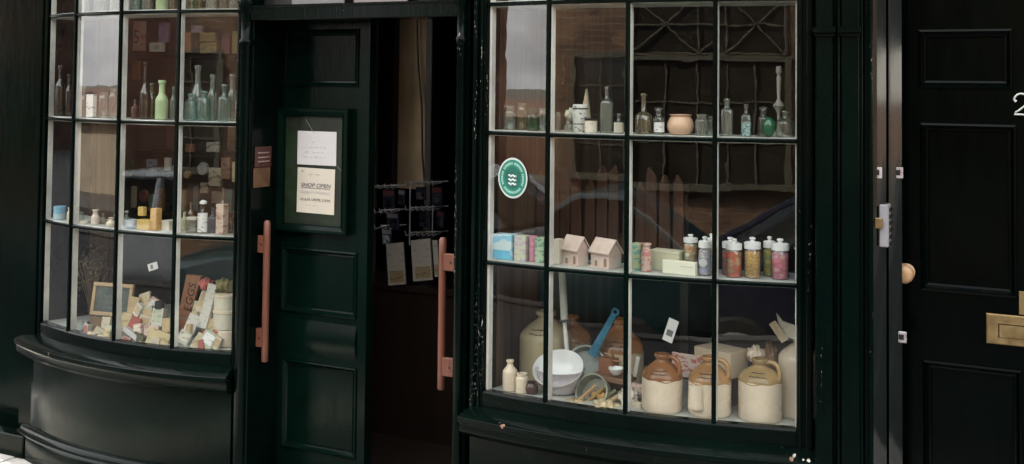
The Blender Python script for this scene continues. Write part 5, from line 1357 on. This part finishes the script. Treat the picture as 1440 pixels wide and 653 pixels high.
for i, (px, y0, wd, lb) in enumerate(((547, 266, 22, 'navy packet hanging on the upper left of the wire rack'), (566, 267, 14, 'navy packet upper centre left of the rack post'), (592, 263, 18, 'navy packet upper right of the rack post'), (615, 263, 20, 'navy packet at the upper right end of the rack'),
        (553, 299, 26, 'navy packet on the middle left of the wire rack'), (596, 296, 26, 'large blue packet right of the post, middle row'), (620, 297, 14, 'navy packet at the right end of the middle row'), (545, 322, 20, 'navy packet on the lowest left bar of the rack'), (600, 331, 26, 'blue packet on the lowest right bar of the rack'))):
    rq = random.Random(i+40); a = at(px, y0, YR-.05-.02*rq.random()); b = at(px, y0+rq.uniform(18, 29), YR-.05); W = wd/proj(a)[2]*rq.uniform(.75, 1.0); mb = MB(); mb.box(-W/2, W/2, -.006, .006, b.z-a.z, 0)
    o = mb.build('hanging_packet', nav, None, bevel=.002, loc=a); o.rotation_euler = (0, rq.uniform(-.06, .06), rq.uniform(-.5, .3)); tag(o, lb, 'packet', 'packets on the wire rack')
    hh = (b.z-a.z); MB().box(-W*.46, W*.46, -.0075, -.0062, hh*.30, hh*.06).build('header_card', (plain('red header', (.10, .018, .02), .5), plain('pale header', (.20, .19, .20), .5), plain('black header', (.012, .012, .014), .4))[i % 3], o)
    MB().box(-W*.38, W*.38, -.011, -.0062, hh*.90, hh*.38).build('blister', glassware('blister plastic', (.4, .45, .6), (.10, .11, .16), .5), o, bevel=.002)
for px0, px1, y0, y1, lb in ((539, 573, 343, 402, 'left of two pale booklets propped inside the doorway'), (574, 611, 338, 396, 'right of two pale booklets propped inside the doorway'), (604, 618, 338, 390, 'third booklet showing only its edge behind the right grab handle')):
    Yb = .80; a, b = at(px0+2, y0, Yb), at(px0+8, y1, Yb); W = (px1-px0-6)/proj(a)[2]; H = a.z-b.z
    o = MB().box(0, W, -.006, .006, 0, H).build('booklet', printed('booklet cover', (.40, .37, .31), (.24, .22, .18), 30, .60, .6), None, bevel=.001, loc=b); o.rotation_euler = (math.radians(-6), math.radians(-9), 0); tag(o, lb, 'booklet', 'booklets propped on the counter')
    MB().box(W*.15, W*.95, -.0078, -.0065, H*.06, H*.34).build('label', printed('booklet label', (.30, .22, .12), (.08, .06, .04), 40, .56, .8), o)
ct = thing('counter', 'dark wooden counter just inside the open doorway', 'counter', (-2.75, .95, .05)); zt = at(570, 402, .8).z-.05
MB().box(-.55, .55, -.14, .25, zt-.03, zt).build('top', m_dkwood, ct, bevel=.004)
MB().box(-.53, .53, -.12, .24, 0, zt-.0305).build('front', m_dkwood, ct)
xa, xb = at(561, 100, 1.2).x, at(604, 100, 1.2).x
part('partition', m_tan, [(xa, xb, 1.20, 1.26, at(580, 266, 1.2).z, 2.45)], 0)
part('partition', m_dkwood, [(xa-.05, xa-.001, 1.16, 1.26, .05, 2.45), (xb+.001, xb+.04, 1.16, 1.26, .05, 2.45)], .004)
mb = MB(); mb.tube([at(586, 20, 1.18), at(588, 90, 1.18), at(593, 150, 1.18), at(594, 220, 1.18), at(599, 280, 1.18)], .005, 6); o = mb.build('cable', m_black, shop, smooth=True)

# ---- dim stock on the shelves behind the left window
YK = .80
za = at(260, 76, YK).z
part('shelf', m_dkwood, [(-4.29, -2.99, YK, YK+.22, za-.025, za), (-4.29, -2.99, YK, YK+.22, at(260, 215, YK).z-.02, at(260, 215, YK).z), (-4.29, -2.99, YK, YK+.22, at(260, 300, YK).z-.02, at(260, 300, YK).z)], .002)
part('partition', plain('dark shelf back', (.05, .035, .026), .8, .4, 5), [(-4.295, -2.99, YK+.221, YK+.24, .05, 2.36)], 0)
def stock(px, y0, y1, wpx, mat, label, name='card_sign', cat='card', txt=None, back=0, disc_=False):
    Y = YK-.012-back; a, b = at(px, y0, Y), at(px, y1, Y); W = wpx/proj(a)[2]; H = a.z-b.z
    mb = MB()
    if disc_: mb.lathe([(0, -.004), (W*.42, -.004), (W/2, -.012), (W/2, -.010), (W*.42, .002), (0, .002)], 28, mat=Matrix.Translation((0, 0, H/2)) @ Matrix.Rotation(PI/2, 4, 'X'))
    else: mb.box(-W/2, W/2, -.008, .008, 0, H)
    o = mb.build(name, mat, None, bevel=0 if disc_ else .001, loc=b, smooth=disc_); tag(o, label, cat)
    if txt: text('lettering', txt, H*.62, m_ink, o, (0, -.0088, H*.45))
    return o
stock(193, 30, 72, 28, printed('pink poster', (.56, .36, .30), (.50, .12, .10), 16, .55, .8), 'pinkish card marked 5 on the back shelf of the left bow', txt='5')
stock(221, 60, 73, 26, m_cream, 'white shelf card marked 100 on the back shelf, left bow', txt='100')
stock(231, 32, 60, 18, plain('mauve tin', (.30, .18, .28), .5, .3), 'mauve box above the white shelf card', 'box', 'box')
stock(265, 46, 74, 10, plain('orange tin', (.36, .15, .06), .4), 'narrow orange-brown tin on the back shelf', 'tin', 'tin')
stock(293, 46, 58, 28, plain('dull gold tin', (.34, .24, .10), .4, .3), 'dull gold tin lying on the lower gold box', 'tin', 'tin')
stock(294, 60, 75, 30, printed('gold box', (.30, .22, .09), (.12, .08, .04), 30, .55, .7), 'dull gold printed box on the back shelf', 'box', 'box')
stock(190, 88, 112, 16, plain('tea caddy', (.30, .13, .05), .4, .3), 'reddish brown caddy behind the tall black bottle', 'caddy', 'caddy')
stock(236, 222, 240, 10, m_cream, 'small cream ticket on the dim back shelves', 'ticket', 'ticket')
stock(201, 264, 288, 18, plain('dull red tin', (.26, .08, .06), .5, .4), 'dull red round tin behind the yellow cartons', 'tin', 'tin', disc_=True)
stock(188, 262, 292, 7, m_stoned, 'thin grey upright strip behind the yellow cartons', 'strip', 'strip')
stock(284, 226, 250, 20, plain('grey plate', (.30, .30, .28), .3, .2), 'grey round plate propped on the back shelves', 'plate', 'plate', disc_=True)
stock(303, 236, 262, 22, printed('cream poster', (.42, .36, .26), (.16, .09, .06), 24, .55, .8), 'mottled cream card propped right of the grey plate')
stock(318, 222, 252, 16, printed('dark red poster', (.26, .14, .09), (.06, .04, .03), 24, .55, .8), 'dark red printed card near the door end of the back shelves')
stock(262, 236, 256, 12, plain('beige tin', (.32, .22, .14), .5, .3), 'beige round tin propped left of the grey plate', 'tin', 'tin', disc_=True)
stock(300, 200, 214, 22, printed('pale ticket strip', (.36, .33, .28), (.12, .1, .08), 30, .55, .8), 'pale strip of card on the upper dim shelf')
stock(308, 270, 286, 24, plain('grey pink box', (.26, .19, .16), .6, .3), 'grey-pink box low on the back shelves', 'box', 'box')
stock(256, 268, 296, 12, plain('ochre bottle box', (.34, .27, .16), .6, .3), 'ochre upright box low on the back shelves', 'box', 'box')
stock(276, 262, 296, 9, plain('slate box', (.12, .14, .15), .6, .3), 'slate grey upright box low on the back shelves', 'box', 'box')

for a_ in ((183, 226, 250, 13, plain('bottle green jar', (.05, .12, .06), .2), 'bottle green jar on the dim middle back shelf', 'jar', 'jar'),
           (213, 224, 248, 17, printed('faded blue print', (.20, .24, .27), (.06, .07, .10), 24, .55, .8), 'faded blue printed card on the dim middle back shelf'),
           (226, 264, 296, 12, plain('amber jar', (.22, .10, .03), .2), 'amber upright jar low on the back shelves', 'jar', 'jar'),
           (214, 274, 297, 11, plain('grey green tin', (.16, .19, .14), .5), 'grey-green tin low on the back shelves', 'tin', 'tin'),
           (268, 203, 214, 15, plain('rust tin', (.22, .09, .05), .5), 'small rust coloured tin high on the middle back shelf', 'tin', 'tin'),
           (288, 257, 272, 14, printed('oatmeal card', (.34, .29, .21), (.10, .07, .05), 30, .55, .8), 'oatmeal printed card below the grey plate'),
           (322, 266, 298, 12, plain('dull teal box', (.07, .15, .15), .6), 'dull teal upright box at the door end of the back shelves', 'box', 'box'),
           (331, 228, 256, 9, m_stoned, 'buff strip of card in the corner of the middle back shelf'),
           (318, 50, 75, 14, plain('plum tin', (.17, .06, .08), .5), 'plum coloured tin right of the gold boxes', 'tin', 'tin'),
           (331, 44, 75, 9, plain('mustard tin', (.26, .19, .06), .5), 'mustard tin at the door end of the top back shelf', 'tin', 'tin'),
           (278, 36, 46, 20, printed('lilac card box', (.30, .24, .30), (.14, .08, .12), 30, .55, .8), 'lilac printed box stacked above the dull gold tin', 'box', 'box')):
    stock(*a_)
